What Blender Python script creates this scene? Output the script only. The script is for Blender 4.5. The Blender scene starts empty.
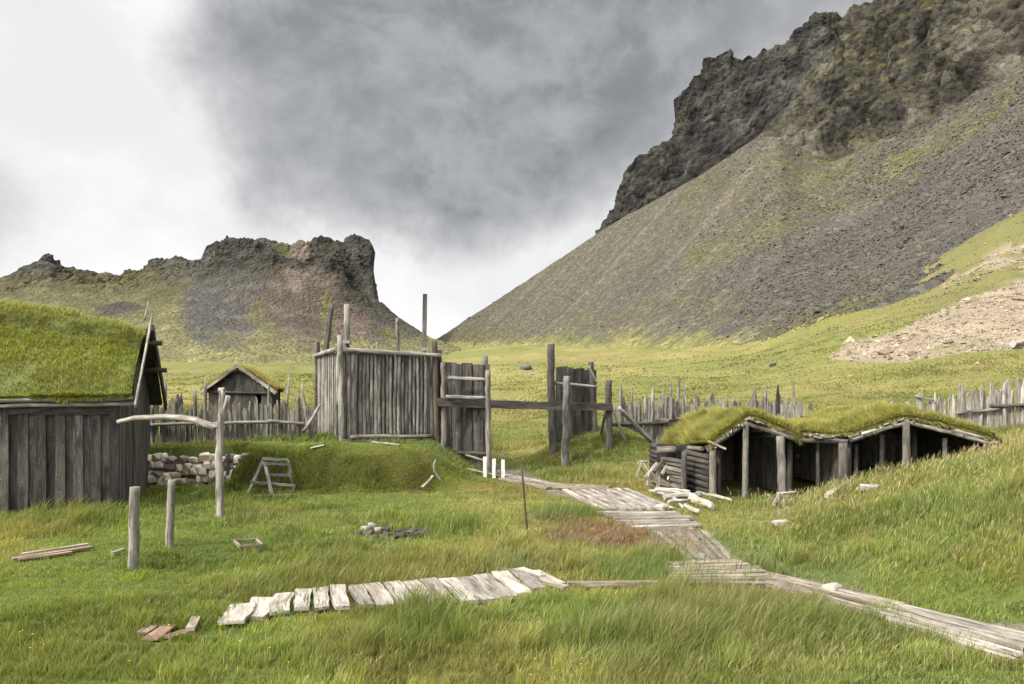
import bpy, math, random
import numpy as np
from mathutils import Vector
random.seed(7); rng = np.random.default_rng(11)
S = bpy.context.scene
C = S.collection
R = math.radians
F = 796.0; CX = 512.0; HY = 375.0; EYE = 2.9      # photo measurements: focal length in px, horizon row, eye height

# ------------------------------------------------------------------ camera
cam_d = bpy.data.cameras.new('camera'); cam = bpy.data.objects.new('camera', cam_d); C.objects.link(cam)
cam.location = (0, 0, EYE); cam.rotation_euler = (R(90), 0, 0)
cam_d.sensor_width = 36; cam_d.lens = F / 1024 * 36; cam_d.shift_y = (HY - 342) / 1024
cam_d.clip_start = .1; cam_d.clip_end = 20000
S.camera = cam

# ------------------------------------------------------------------ node helpers
class NT:
    def __init__(s, tree): s.t = tree; s.n = tree.nodes; s.l = tree.links
    def new(s, typ, **kw):
        n = s.n.new(typ)
        for k, v in kw.items(): setattr(n, k, v)
        return n
    def put(s, sock, v):
        if hasattr(v, 'is_output') or isinstance(v, bpy.types.NodeSocket): s.l.new(v, sock)
        else: sock.default_value = v
    def math(s, op, a, b=0.0, c=None, clamp=False):
        n = s.new('ShaderNodeMath', operation=op); n.use_clamp = clamp
        s.put(n.inputs[0], a); s.put(n.inputs[1], b)
        if c is not None: s.put(n.inputs[2], c)
        return n.outputs[0]
    def vmath(s, op, a, b):
        n = s.new('ShaderNodeVectorMath', operation=op); s.put(n.inputs[0], a); s.put(n.inputs[1], b)
        return n.outputs['Value'] if op in ('DISTANCE', 'DOT_PRODUCT', 'LENGTH') else n.outputs[0]
    def noise(s, vec, scale, detail=4, rough=.55, dist=0.0, out='Fac'):
        n = s.new('ShaderNodeTexNoise'); s.put(n.inputs['Vector'], vec)
        n.inputs['Scale'].default_value = scale; n.inputs['Detail'].default_value = detail
        n.inputs['Roughness'].default_value = rough; n.inputs['Distortion'].default_value = dist
        return n.outputs[out]
    def maprange(s, v, a, b, c=0.0, d=1.0, smooth=True):
        n = s.new('ShaderNodeMapRange'); n.interpolation_type = 'SMOOTHSTEP' if smooth else 'LINEAR'
        s.put(n.inputs[0], v)
        for i, q in enumerate((a, b, c, d)): n.inputs[i + 1].default_value = q
        return n.outputs[0]
    def mix(s, f, a, b, mode='MIX'):
        n = s.new('ShaderNodeMix', data_type='RGBA', blend_type=mode); s.put(n.inputs[0], f)
        s.put(n.inputs[6], a); s.put(n.inputs[7], b)
        return n.outputs[2]
def c4(r, g, b): return (r, g, b, 1)

# ------------------------------------------------------------------ sky and sun
SUN_DIR = Vector((-.62, -.42, .66)).normalized()
W = bpy.data.worlds.new('World'); S.world = W; W.use_nodes = True
w = NT(W.node_tree); w.n.clear()
sky = w.new('ShaderNodeTexSky', sky_type='NISHITA'); sky.sun_disc = False
sky.sun_elevation = math.asin(SUN_DIR.z); sky.sun_rotation = math.atan2(SUN_DIR.x, SUN_DIR.y)
tc = w.new('ShaderNodeTexCoord').outputs['Generated']
def pdir(px, py): return tuple(Vector(((px - CX) / F, 1, (HY - py) / F)).normalized())
sep = w.new('ShaderNodeSeparateXYZ'); w.l.new(tc, sep.inputs[0])
dx, dy, dz = sep.outputs
wob = w.noise(tc, 3.0, 9, .62, out='Color')
warp = w.vmath('ADD', tc, w.vmath('MULTIPLY', w.vmath('SUBTRACT', wob, (.5, .5, .5)), (.30, .30, .26)))
def blob(px, py, r0, r1):
    return w.maprange(w.vmath('DISTANCE', warp, pdir(px, py)), r0, r1, 1.0, 0.0)
dark = None
for a, k_ in (((268, 25, .0, .19), .8), ((400, 60, .0, .26), .9), ((520, 70, .0, .28), .9), ((680, 40, .0, .30), .68), ((850, -40, .0, .40), .62), ((340, 150, .0, .14), .7), ((450, 170, .0, .17), .62), ((600, 130, .0, .22), .25), ((540, -160, .0, .45), .9)):
    b = w.math('MULTIPLY', blob(*a), k_); dark = b if dark is None else w.math('SUBTRACT', 1.0, w.math('MULTIPLY', w.math('SUBTRACT', 1.0, dark), w.math('SUBTRACT', 1.0, b)))
dark = w.maprange(dark, .12, 1.0)
dk2 = w.math('MAXIMUM', blob(-30, 205, .0, .11), w.math('MULTIPLY', blob(585, 235, .0, .16), .35))
dark = w.math('MAXIMUM', dark, w.math('MULTIPLY', dk2, .55))
stretch = w.vmath('MULTIPLY', tc, (1, 1, 1.25))
n1 = w.noise(stretch, 3.6, 8, .52, .25)
n2 = w.noise(stretch, 11, 8, .6, .2)
tex = w.math('ADD', w.math('MULTIPLY', w.math('SUBTRACT', n1, .5), .9), w.math('MULTIPLY', w.math('SUBTRACT', n2, .5), .16))
hi = w.maprange(dz, 0.0, .35)
dens = w.math('ADD', dark, w.math('MULTIPLY', tex, w.math('ADD', .30, w.math('MULTIPLY', dark, .75))), clamp=True)
bright = w.mix(w.maprange(n1, .35, .65), c4(6.8, 6.82, 6.88), c4(8.5, 8.45, 8.4))
darkc = w.mix(w.maprange(n2, .35, .68), c4(2.1, 2.18, 2.32), c4(3.5, 3.57, 3.7))
cloud = w.mix(dens, bright, darkc)
# unseen cloud overhead and behind the viewer brightened to add light to the scene
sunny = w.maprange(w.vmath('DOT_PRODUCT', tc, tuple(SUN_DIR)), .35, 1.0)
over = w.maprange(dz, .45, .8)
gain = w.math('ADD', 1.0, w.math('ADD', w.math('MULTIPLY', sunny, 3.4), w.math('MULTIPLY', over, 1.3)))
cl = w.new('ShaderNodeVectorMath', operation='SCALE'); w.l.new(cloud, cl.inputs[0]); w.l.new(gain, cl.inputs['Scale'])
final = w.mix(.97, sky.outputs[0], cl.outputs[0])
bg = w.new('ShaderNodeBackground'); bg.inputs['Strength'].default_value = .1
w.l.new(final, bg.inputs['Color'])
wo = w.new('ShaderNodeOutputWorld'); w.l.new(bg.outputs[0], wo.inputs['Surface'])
sun_d = bpy.data.lights.new('sun', 'SUN'); sun_d.energy = 4.3; sun_d.angle = R(7); sun_d.color = (1, .94, .82)
sun = bpy.data.objects.new('sun', sun_d); C.objects.link(sun); sun.location = (-20, -20, 40)
sun.rotation_euler = (-SUN_DIR).to_track_quat('-Z', 'Y').to_euler()
S.view_settings.view_transform = 'Standard'; S.view_settings.look = 'None'
S.view_settings.exposure = 0.35; S.view_settings.gamma = 1; S.view_settings.use_curve_mapping = False
S.cycles.max_bounces = 6; S.cycles.transparent_max_bounces = 4

# ------------------------------------------------------------------ numpy noise
def _h(i, j, k, sd):
    n = (i.astype(np.uint32) * np.uint32(374761393) + j.astype(np.uint32) * np.uint32(668265263) + k.astype(np.uint32) * np.uint32(2147483647 - 1912) + np.uint32(sd * 7919 + 13))
    n = (n ^ (n >> np.uint32(13))) * np.uint32(1274126177); n = (n ^ (n >> np.uint32(15))) * np.uint32(2246822519)
    n = n ^ (n >> np.uint32(16))
    return (n & np.uint32(0xffff)).astype(np.float32) / 32767.5 - 1
def vnoise(x, y, z=None, sd=0):
    x = np.asarray(x, np.float32); y = np.asarray(y, np.float32)
    z = np.zeros_like(x) if z is None else np.asarray(z, np.float32)
    i = np.floor(x); j = np.floor(y); k = np.floor(z)
    fx, fy, fz = x - i, y - j, z - k
    fx = fx * fx * (3 - 2 * fx); fy = fy * fy * (3 - 2 * fy); fz = fz * fz * (3 - 2 * fz)
    i = i.astype(np.int64); j = j.astype(np.int64); k = k.astype(np.int64)
    def L(a, b, t): return a + (b - a) * t
    def sl(kk):
        return L(L(_h(i, j, kk, sd), _h(i + 1, j, kk, sd), fx), L(_h(i, j + 1, kk, sd), _h(i + 1, j + 1, kk, sd), fx), fy)
    return L(sl(k), sl(k + 1), fz)
def fbm(x, y, z=None, oct=4, sd=0, gain=.5):
    s = 0; a = 1; t = 0; x = np.asarray(x, np.float32); y = np.asarray(y, np.float32)
    z = np.zeros_like(x) if z is None else np.asarray(z, np.float32)
    for o in range(oct):
        s = s + a * vnoise(x, y, z, sd + o * 17); t += a; a *= gain; x = x * 2.03 + 11.3; y = y * 2.03 + 5.7; z = z * 2.03 + 3.1
    return s / t
def ridged(x, y, z, oct=5, sd=0):
    s = 0; a = 1; t = 0
    for o in range(oct):
        s = s + a * (1 - 2 * np.abs(vnoise(x, y, z, sd + o * 17))); t += a; a *= .55; x = x * 2.1 + 9.3; y = y * 2.1 + 1.7; z = z * 2.1 + 3.1
    return s / t
def ss(x, a, b):
    t = np.clip((x - a) / (b - a), 0, 1); return t * t * (3 - 2 * t)
def inpoly(px, py, poly):
    r = np.zeros(np.shape(px), bool); n = len(poly)
    for a in range(n):
        x1, y1 = poly[a]; x2, y2 = poly[(a + 1) % n]
        if y1 == y2: continue
        r ^= ((y1 > py) != (y2 > py)) & (px < (x2 - x1) * (py - y1) / (y2 - y1) + x1)
    return r
def segdist(x, y, pts):
    d = np.full(np.shape(x), 1e9)
    for (x1, y1), (x2, y2) in zip(pts, pts[1:]):
        vx, vy = x2 - x1, y2 - y1; t = np.clip(((x - x1) * vx + (y - y1) * vy) / (vx * vx + vy * vy + 1e-9), 0, 1)
        d = np.minimum(d, np.hypot(x - x1 - t * vx, y - y1 - t * vy))
    return d

# ------------------------------------------------------------------ ground height
TPX = np.array([-400, 0, 300, 430, 485, 512, 600, 740, 850, 1024, 1500.])
TY = np.array([22, 28, 40, 60, 90, 130, 180, 260, 400, 600, 1500.])
TZ = np.array([
 # -400   0   300   430   485   512   600   740   850  1024  1500
 [1.0, 1.0, 1.0, 1.0, .10, .0, .15, .2, .6, 1.15, 1.6],
 [1.0, 1.0, 1.0, 1.0, .20, .1, .40, .7, 1.0, 1.35, 2.0],
 [1.2, 1.2, 1.2, 1.0, .60, .5, .8, 1.2, 1.7, 2.6, 4.0],
 [1.6, 1.6, 1.6, 1.5, 1.35, 1.3, 1.6, 2.4, 3.8, 5.8, 9.0],
 [2.4, 2.3, 2.2, 2.4, 2.7, 2.8, 3.0, 4.4, 8.2, 13.5, 18],
 [4.0, 3.6, 3.3, 4.0, 4.7, 5.0, 5.2, 6.8, 13.5, 29, 38],
 [6.0, 5.5, 5.0, 6.3, 7.6, 8.0, 8.0, 8.0, 15, 26, 34],
 [7, 6.8, 6.4, 8.4, 10.6, 11.6, 11, 10, 16, 26, 34],
 [9, 8.5, 8.0, 11.5, 15.6, 17, 15, 12, 16, 26, 34],
 [9, 9, 9, 16, 22, 25, 20, 15, 16, 26, 34],
 [9, 9, 9, 16, 24, 28, 28, 28, 28, 30, 34.]])
def yfront(x): return 20.05 + .22 * np.sin(x * 2.1) - .35 * ss(x, -5.4, -4.9) + .25 * np.exp(-((x + 4.65) / .22) ** 2)
def hnear(x, y):
    z = np.zeros_like(x)
    # terrace on the left: stone faced by the wall, a bulging turf bank under the tower
    yf = yfront(x)
    yf = np.where(x < -7.05, 20.62, yf)
    wd = np.where(x < -7.05, .10, 1.9 + .35 * np.sin(x * 3.1)); yf = np.where(x < -7.05, yf, yf - .15)
    t = np.clip((y - yf) / wd, 0, 1); bank = np.where(x < -7.05, np.sqrt(np.clip(t * (2 - t), 0, 1)), (1 - (1 - t) ** 2.4) * ss(t, -.25, .22))
    endr = 1 - ss(x, -2.9, -.6)
    z = z + 1.02 * bank * endr
    # hillock on the right
    xf = np.interp(y, [5, 7, 8.55, 10.0, 10.8, 12.5, 16, 18.2, 19.5, 22], [9.5, 7.3, 5.6, 4.5, 3.9, 3.7, 4.7, 6.0, 6.8, 7.0])
    s = np.maximum(x - xf, 0)
    z = z + np.minimum(.255 * s * ss(s, -.2, 1.6), 2.4 - 1.2 * np.exp(-s / 9))
    # foreground: photographer's side is a touch higher
    return z
def gh(x, y):
    x = np.asarray(x, np.float64); y = np.asarray(y, np.float64); sh = x.shape
    x = x.ravel(); y = y.ravel()
    yy = np.maximum(y, 22); px = np.clip(CX + F * x / yy, -399, 1499)
    ly = np.log(np.clip(yy, 22, 1499)); lt = np.log(TY)
    fi = np.interp(ly, lt, np.arange(len(TY))); i = np.minimum(fi.astype(int), len(TY) - 2); fy = fi - i
    gi = np.interp(px, TPX, np.arange(len(TPX))); j = np.minimum(gi.astype(int), len(TPX) - 2); fx = gi - j
    fx = fx * fx * (3 - 2 * fx) * .5 + fx * .5
    far = (TZ[i, j] * (1 - fx) + TZ[i, j + 1] * fx) * (1 - fy) + (TZ[i + 1, j] * (1 - fx) + TZ[i + 1, j + 1] * fx) * fy
    near = hnear(x, y)
    b = np.where(x < 1.5, ss(y, 21.0, 24.5), ss(y, 17.6, 24))
    z = near * (1 - b) + far * b
    z = z + .82 * np.exp(-(np.abs((x - 2.75) / 1.75) ** 3 + np.abs((y - 25.4) / 1.35) ** 3.5))      # mound beside the gate
    z = z - .16 * np.exp(-(((x + 2.2) / .85) ** 4 + ((y - 14.6) / .42) ** 4))                      # old fire pit
    z = z - .10 * np.exp(-(((x + 2.7) / 1.0) ** 2 + ((y - 15.3) / .5) ** 2))
    damp = np.clip(pathdist(x, y) / 1.2, .15, 1)
    z = z + damp * (.10 * fbm(x * .35, y * .35, sd=3, oct=3) + .045 * fbm(x * 1.3, y * 1.3, sd=5, oct=3))
    fr = ss(y, 30, 80)
    z = z + fr * ((.5 + .004 * y) * fbm(x * .05, y * .05, sd=8, oct=4) + .42 * (1 - ss(y, 110, 200)) * ridged(x * .11, y * .16, x * 0, 3, 9) + .2 * fbm(x * .3, y * .3, sd=9, oct=3))
    # low terraces, parallel to the slope, in the meadow
    tr = np.abs(np.sin(y * .22 + x * .05 + 1.6 * fbm(x * .03, y * .03, sd=21, oct=2)))
    z = z + fr * .35 * np.where(tr > .9, 1, 0) * ss(x, -10, 20)
    return z.reshape(sh)
PATH = [(-.6, 24.5), (.0, 23.2), (1.2, 19.9), (2.2, 17.8), (2.9, 15.8), (3.05, 13.6), (3.2, 12.1), (3.9, 10.9), (4.75, 9.45), (6.15, 8.2), (8.1, 6.9)]
def pathdist(x, y): return segdist(x, y, PATH)
def gz(x, y): return float(gh(np.array([x]), np.array([y]))[0])
def P(px, py, Y): return Vector(((px - CX) * Y / F, Y, EYE - (py - HY) * Y / F))
_Ys = np.concatenate([np.linspace(4, 30, 1300), np.geomspace(30.1, 800, 1200)])
def G(px, py):            # where the sight line through a measured point meets the ground
    x = (px - CX) * _Ys / F; z = EYE - (py - HY) * _Ys / F
    d = gh(x, _Ys) - z; k = int(np.argmax(d > 0)) if (d > 0).any() else len(_Ys) - 1
    return Vector((float(x[k]), float(_Ys[k]), float(gh(x[k:k+1], _Ys[k:k+1])[0])))
def proj(x, y, z):
    yy = np.maximum(y, .5); return CX + F * x / yy, HY - F * (z - EYE) / yy

# ------------------------------------------------------------------ tagging / linking
def tag(o, label=None, cat=None, group=None, kind=None):
    if label: o['label'] = label
    if cat: o['category'] = cat
    if group: o['group'] = group
    if kind: o['kind'] = kind
    return o
def empty(name, loc, label, cat, group=None, rz=0):
    o = bpy.data.objects.new(name, None); o.empty_display_size = .2; C.objects.link(o)
    o.location = loc; o.rotation_euler = (0, 0, rz); return tag(o, label, cat, group)
def np_mesh(name, verts, faces, mat, col=None, smooth=True, parent=None):
    """faces: int array (n,4) or (n,3), or list of such arrays"""
    me = bpy.data.meshes.new(name); fl = faces if isinstance(faces, list) else [faces]
    verts = np.asarray(verts, np.float32)
    me.vertices.add(len(verts)); me.vertices.foreach_set('co', verts.ravel())
    li = np.concatenate([f.ravel() for f in fl]).astype(np.int32)
    tot = np.concatenate([np.full(len(f), f.shape[1]) for f in fl]).astype(np.int32)
    st = np.concatenate([[0], np.cumsum(tot)[:-1]]).astype(np.int32)
    me.loops.add(len(li)); me.loops.foreach_set('vertex_index', li)
    me.polygons.add(len(tot)); me.polygons.foreach_set('loop_start', st); me.polygons.foreach_set('loop_total', tot)
    me.polygons.foreach_set('use_smooth', np.full(len(tot), smooth))
    me.update(calc_edges=True)
    if col is not None:
        a = me.attributes.new('Col', 'FLOAT_COLOR', 'POINT')
        c = np.ones((len(verts), 4), np.float32); c[:, :3] = col; a.data.foreach_set('color', c.ravel())
    me.materials.append(mat)
    o = bpy.data.objects.new(name, me); C.objects.link(o)
    if parent is not None: o.parent = parent
    return o
def grid_faces(nr, nc):
    a = np.arange((nr - 1) * nc).reshape(nr - 1, nc)[:, :-1].ravel()
    return np.stack([a, a + 1, a + nc + 1, a + nc], 1)

# ------------------------------------------------------------------ materials
def land_mat(name, var=.35, s1=6.0, s2=40.0, bump=.3, bscale=8.0, stones=0.0, sscale=3.0, bdist=.2, sq=(1, 1, 1)):
    m = bpy.data.materials.new(name); m.use_nodes = True; t = NT(m.node_tree); t.n.clear()
    geo = t.vmath('MULTIPLY', t.new('ShaderNodeNewGeometry').outputs['Position'], sq)
    at = t.new('ShaderNodeAttribute', attribute_name='Col').outputs['Color']
    a = t.noise(geo, s1, 5, .6); b = t.noise(geo, s2, 4, .65)
    f = t.math('ADD', t.math('MULTIPLY', t.math('SUBTRACT', a, .5), var * 2.2), t.math('MULTIPLY', t.math('SUBTRACT', b, .5), var * 2.2))
    f = t.math('MAXIMUM', t.math('ADD', 1.0, f), .25)
    h = t.noise(geo, bscale, 6, .62)
    if stones > 0:
        v = t.new('ShaderNodeTexVoronoi'); t.l.new(geo, v.inputs['Vector']); v.inputs['Scale'].default_value = sscale
        sv = t.new('ShaderNodeSeparateColor'); t.l.new(v.outputs['Color'], sv.inputs[0])
        v2 = t.new('ShaderNodeTexVoronoi'); t.l.new(geo, v2.inputs['Vector']); v2.inputs['Scale'].default_value = sscale * .33
        sv2 = t.new('ShaderNodeSeparateColor'); t.l.new(v2.outputs['Color'], sv2.inputs[0])
        f = t.math('MULTIPLY', f, t.math('ADD', 1 - stones * .5, t.math('MULTIPLY', sv.outputs[0], stones)))
        f = t.math('MULTIPLY', f, t.math('ADD', 1 - stones * .3, t.math('MULTIPLY', t.math('POWER', sv2.outputs[0], 3), stones * 1.2)))
        h = t.math('ADD', h, t.math('MULTIPLY', v.outputs['Distance'], -.8))
    sc = t.new('ShaderNodeVectorMath', operation='SCALE'); t.l.new(at, sc.inputs[0]); t.l.new(f, sc.inputs['Scale'])
    bp = t.new('ShaderNodeBump'); bp.inputs['Strength'].default_value = bump; bp.inputs['Distance'].default_value = bdist
    t.l.new(h, bp.inputs['Height'])
    p = t.new('ShaderNodeBsdfPrincipled'); t.l.new(sc.outputs[0], p.inputs['Base Color']); p.inputs['Roughness'].default_value = .95
    p.inputs['Specular IOR Level'].default_value = .15; t.l.new(bp.outputs[0], p.inputs['Normal'])
    o = t.new('ShaderNodeOutputMaterial'); t.l.new(p.outputs[0], o.inputs[0]); return m
M_ground = land_mat('ground_mat', .28, 2.5, 22, .5, 14, bdist=.05)
M_scree = land_mat('scree_mat', .16, .06, 1.6, .5, 1.6, .55, 2.2, bdist=.35, sq=(1, .6, 1))
M_rock = land_mat('rock_mat', .42, .08, .7, 1.0, .55, .55, .30, bdist=2.6)
M_hill = land_mat('hill_mat', .45, .06, .4, 1.0, .45, .35, .5, bdist=1.8)
def grass_mat(name, trans=.42):
    m = bpy.data.materials.new(name); m.use_nodes = True; t = NT(m.node_tree); t.n.clear()
    at = t.new('ShaderNodeAttribute', attribute_name='Col').outputs['Color']
    d = t.new('ShaderNodeBsdfDiffuse'); tr = t.new('ShaderNodeBsdfTranslucent'); g = t.new('ShaderNodeBsdfGlossy')
    t.l.new(at, d.inputs[0]); t.l.new(t.mix(1.0, at, c4(1.25, 1.25, .55), 'MULTIPLY'), tr.inputs[0]); g.inputs['Roughness'].default_value = .5
    g.inputs[0].default_value = c4(.5, .5, .45)
    mx = t.new('ShaderNodeMixShader'); mx.inputs[0].default_value = trans; t.l.new(d.outputs[0], mx.inputs[1]); t.l.new(tr.outputs[0], mx.inputs[2])
    m2 = t.new('ShaderNodeMixShader'); m2.inputs[0].default_value = .035; t.l.new(mx.outputs[0], m2.inputs[1]); t.l.new(g.outputs[0], m2.inputs[2])
    o = t.new('ShaderNodeOutputMaterial'); t.l.new(m2.outputs[0], o.inputs[0]); return m
M_grass = grass_mat('grass_mat')

# ------------------------------------------------------------------ ground sheet
GREEN = np.array([.140, .180, .038]); YEL = np.array([.240, .232, .072]); DEEP = np.array([.082, .118, .026]); BLUEG = np.array([.14, .185, .075])
MUD = np.array([.105, .090, .072]); TAN = np.array([.185, .150, .105]); DRY = np.array([.22, .17, .065]); RUST = np.array([.17, .085, .05])
def gcol(x, y, z):
    """base colour of the ground vegetation at a spot"""
    px, py = proj(x, y, z)
    a = fbm(x * .22, y * .22, sd=31, oct=3); b = fbm(x * .9, y * .9, sd=35, oct=3); c = fbm(x * .035, y * .035, sd=39, oct=3)
    k = lambda v: v[..., None]
    col = GREEN + k(ss(a + .35 * b, .0, .55)) * (YEL - GREEN) * .85
    col = col + k(ss(-a + .4 * b, .15, .6)) * (DEEP - col) * .75
    col = col + k(ss(fbm(x * .5, y * .5, sd=44, oct=2), .35, .6) * ss(y, 5, 12) * .5) * (BLUEG - col)
    far = ss(y, 26, 45); slope_ = ss(px, 860, 960) * ss(352 - py, -5, 40) * .8
    fc = np.array([.122, .122, .034]) + k(ss(c + .5 * a, -.2, .5)) * (np.array([.178, .158, .058]) - np.array([.122, .122, .034]))
    fc = fc + k(ss(-c + .5 * b, .2, .5) * .7) * (np.array([.075, .088, .025]) - fc)
    fc = fc + k(ss(fbm(x * .02 + 5, y * .06, sd=48, oct=4) + .3 * b, .15, .5) * .5) * (np.array([.15, .112, .052]) - fc)
    fc = fc + k(slope_) * (np.array([.102, .098, .036]) - fc)
    col = col + k(far) * (fc - col)
    # right hillock: drier, yellower, with seed heads near the crest
    s = ss(x - .3 * y + 2, 2.5, 5.5) * (1 - far) * ss(x, 3.5, 5.5)
    col = col + k(s * .55 * ss(b + .3, -.2, .5)) * (np.array([.18, .165, .035]) - col)
    return col
def bare(x, y, z):
    """0..1 mask of trodden bare soil"""
    d = pathdist(x, y) + .25 * fbm(x * 1.5, y * 1.5, sd=51, oct=3)
    m = 1 - ss(d, .28, .62)
    return np.clip(m, 0, 1)
GRAVEL = [(822, 357), (850, 343), (900, 333), (930, 316), (958, 302), (985, 290), (1035, 277), (1150, 262), (1150, 345), (1035, 348), (960, 353), (900, 364), (855, 362)]
GRAV2 = [(930, 292), (965, 270), (1000, 253), (1060, 228), (1060, 246), (1005, 266), (970, 284), (945, 293)]
GRAV3 = [(1000, 272), (1040, 258), (1100, 236), (1100, 252), (1040, 272)]
def make_ground():
    Y = np.concatenate([np.linspace(-11, 3.8, 24), np.geomspace(4, 30, 360), np.geomspace(30.3, 2500, 300)])
    pc = np.concatenate([np.linspace(-1600, -110, 60), np.arange(-100, 1290, 1.7), np.linspace(1300, 2700, 50)])
    YY, PP = np.meshgrid(Y, pc, indexing='ij'); X = (PP - CX) * (YY + 12) / F
    wgt = ss(YY, 40, 110); X = X - wgt * (PP - CX) * 12 / F
    Z = gh(X, YY)
    Z = np.where(YY > 1500, Z - (YY - 1500) * .02, Z)
    col = gcol(X, YY, Z); px, py = proj(X, YY, Z)
    k = lambda v: v[..., None]
    b = bare(X, YY, Z); n = fbm(X * 2, YY * 2, sd=61)
    col = col * k(1 - .50 * (1 - ss(YY, 28, 46)) - .06)                               # near ground darkened to match the shading among the blades
    col = col + k(b) * ((MUD * k(1 + .25 * n)) - col)
    jx = px + 9 * fbm(X * .12, YY * .12, sd=71); jy = py + 7 * fbm(X * .15, YY * .15, sd=73)
    g = (inpoly(jx, jy, GRAVEL) | inpoly(jx, jy, GRAV2) | inpoly(jx, jy, GRAV3)) & (YY > 40)
    gm = g * ss(fbm(X * .2, YY * .2, sd=77) + .55, .0, .45)
    col = col + k(gm) * (TAN * k(1 + .35 * fbm(X * .5, YY * .5, sd=79)) - col)
    # dry brown strip by the gate and near the huts
    for (cx_, cy_, rx, ry, s_) in ((512, 452, 45, 10, .6), (640, 485, 60, 9, .8), (560, 515, 60, 8, .25), (150, 640, 40, 9, .35)):
        q = G(cx_, cy_); mm = np.exp(-(((px - cx_) / rx) ** 2 + ((py - cy_) / ry) ** 2)) * s_ * ss(n + .5, 0, .6)
        col = col + k(mm) * (DRY - col)
    pit = np.exp(-(((X + 2.2) / .8) ** 4 + ((YY - 14.5) / .34) ** 4)); col = col + k(pit) * (np.array([.035, .03, .022]) - col)
    rb = np.exp(-(((X + 2.95) / .45) ** 4 + ((YY - 8.95) / .22) ** 4)); 
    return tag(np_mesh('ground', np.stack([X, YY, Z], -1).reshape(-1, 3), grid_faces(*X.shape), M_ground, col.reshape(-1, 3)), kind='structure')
ground = make_ground()

# ------------------------------------------------------------------ mountains
REL = {}
def relief(name, pxs, lines, rows, mat, colf, dispf):
    """surface through control lines; each line = (px list, py list, Y list); displaced by dispf"""
    pxs = np.asarray(pxs, float); L = []
    for (a, b, c) in lines:
        fx_ = np.arange(pxs[0] - 40, pxs[-1] + 41, 1.0); yy_ = np.interp(fx_, a, c); ke = np.hanning(55); ke /= ke.sum()
        yy_ = np.convolve(np.pad(yy_, 27, mode='edge'), ke, 'valid'); L.append((np.interp(pxs, a, b), np.interp(pxs, fx_, yy_)))
    PY, YY, SEG = [], [], []
    for i, n in enumerate(rows):
        for t in np.arange(n) / n:
            PY.append(L[i][0] * (1 - t) + L[i + 1][0] * t); YY.append(L[i][1] * (1 - t) + L[i + 1][1] * t); SEG.append(np.full(len(pxs), i + t))
    PY.append(L[-1][0]); YY.append(L[-1][1]); SEG.append(np.full(len(pxs), float(len(rows))))
    PY = np.array(PY); YY = np.array(YY); SEG = np.array(SEG); PX = np.broadcast_to(pxs, PY.shape)
    X = (PX - CX) * YY / F; Z = EYE - (PY - HY) * YY / F
    V = np.stack([X, YY, Z], -1)
    e1 = np.gradient(V, axis=1); e0 = np.gradient(V, axis=0); N = np.cross(e1, e0); N /= np.linalg.norm(N, axis=-1, keepdims=True) + 1e-9
    N = np.where(N[..., 1:2] > 0, -N, N)
    V2 = dispf(V, N, SEG, PX, PY)
    e1 = np.gradient(V2, axis=1); e0 = np.gradient(V2, axis=0); N2 = np.cross(e1, e0); N2 /= np.linalg.norm(N2, axis=-1, keepdims=True) + 1e-9
    N2 = np.where((N2 * N).sum(-1, keepdims=True) < 0, -N2, N2)
    col = colf(V2, N2, SEG, PX, PY)
    REL[name] = (V2, SEG, PX, PY, col)
    return tag(np_mesh(name, V2.reshape(-1, 3), grid_faces(*X.shape), mat, col.reshape(-1, 3)), kind='structure')
K = lambda v: v[..., None]
ROCKD = np.array([.048, .045, .041]); ROCKL = np.array([.135, .125, .108]); MOSS = np.array([.105, .100, .036]); MOSSD = np.array([.070, .070, .028])
def cliff_disp(V, amp, sc, sd=0):
    big = ridged(V[..., 0] * sc * .35, V[..., 1] * sc * .35, V[..., 2] * sc * .12, 3, sd=sd + 31)
    x, y, z = V[..., 0], V[..., 1], V[..., 2]
    w_ = 12 * fbm(x * .01, y * .01, z * .01, sd=sd + 3)
    a = ridged(x * sc + w_ * .05, y * sc, z * sc * .45, 5, sd=sd)
    b = fbm(x * sc * 3, y * sc * 3, z * sc * 5, 4, sd=sd + 7)
    c1 = fbm(x * sc * 1.6 + 7, y * sc * 1.6, z * sc * .55, 3, sd=sd + 51) * 5; q1 = (np.floor(c1) + ss(c1 - np.floor(c1), .75, 1.0)) / 5
    c2 = fbm(x * sc * 4.5, y * sc * 4.5, z * sc * 3.2, 3, sd=sd + 57) * 5; q2 = (np.floor(c2) + ss(c2 - np.floor(c2), .7, 1.0)) / 5
    return amp * (a * .5 + b * .35 + big * .8 + q1 * 1.1 + q2 * .45)
def rock_col(V, N, sd=0):
    x, y, z = V[..., 0], V[..., 1], V[..., 2]
    a = fbm(x * .05, y * .05, z * .03, 5, sd=sd + 41); b = fbm(x * .25, y * .25, z * .12, 4, sd=sd + 43)
    col = ROCKD + K(ss(a + .5 * b, -.25, .6)) * (ROCKL - ROCKD)
    gr = ss(N[..., 2] + .06 + .35 * fbm(x * .03, y * .03, z * .03, 3, sd=sd + 47) + .15 * b, .50, .72)
    return col, gr
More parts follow.
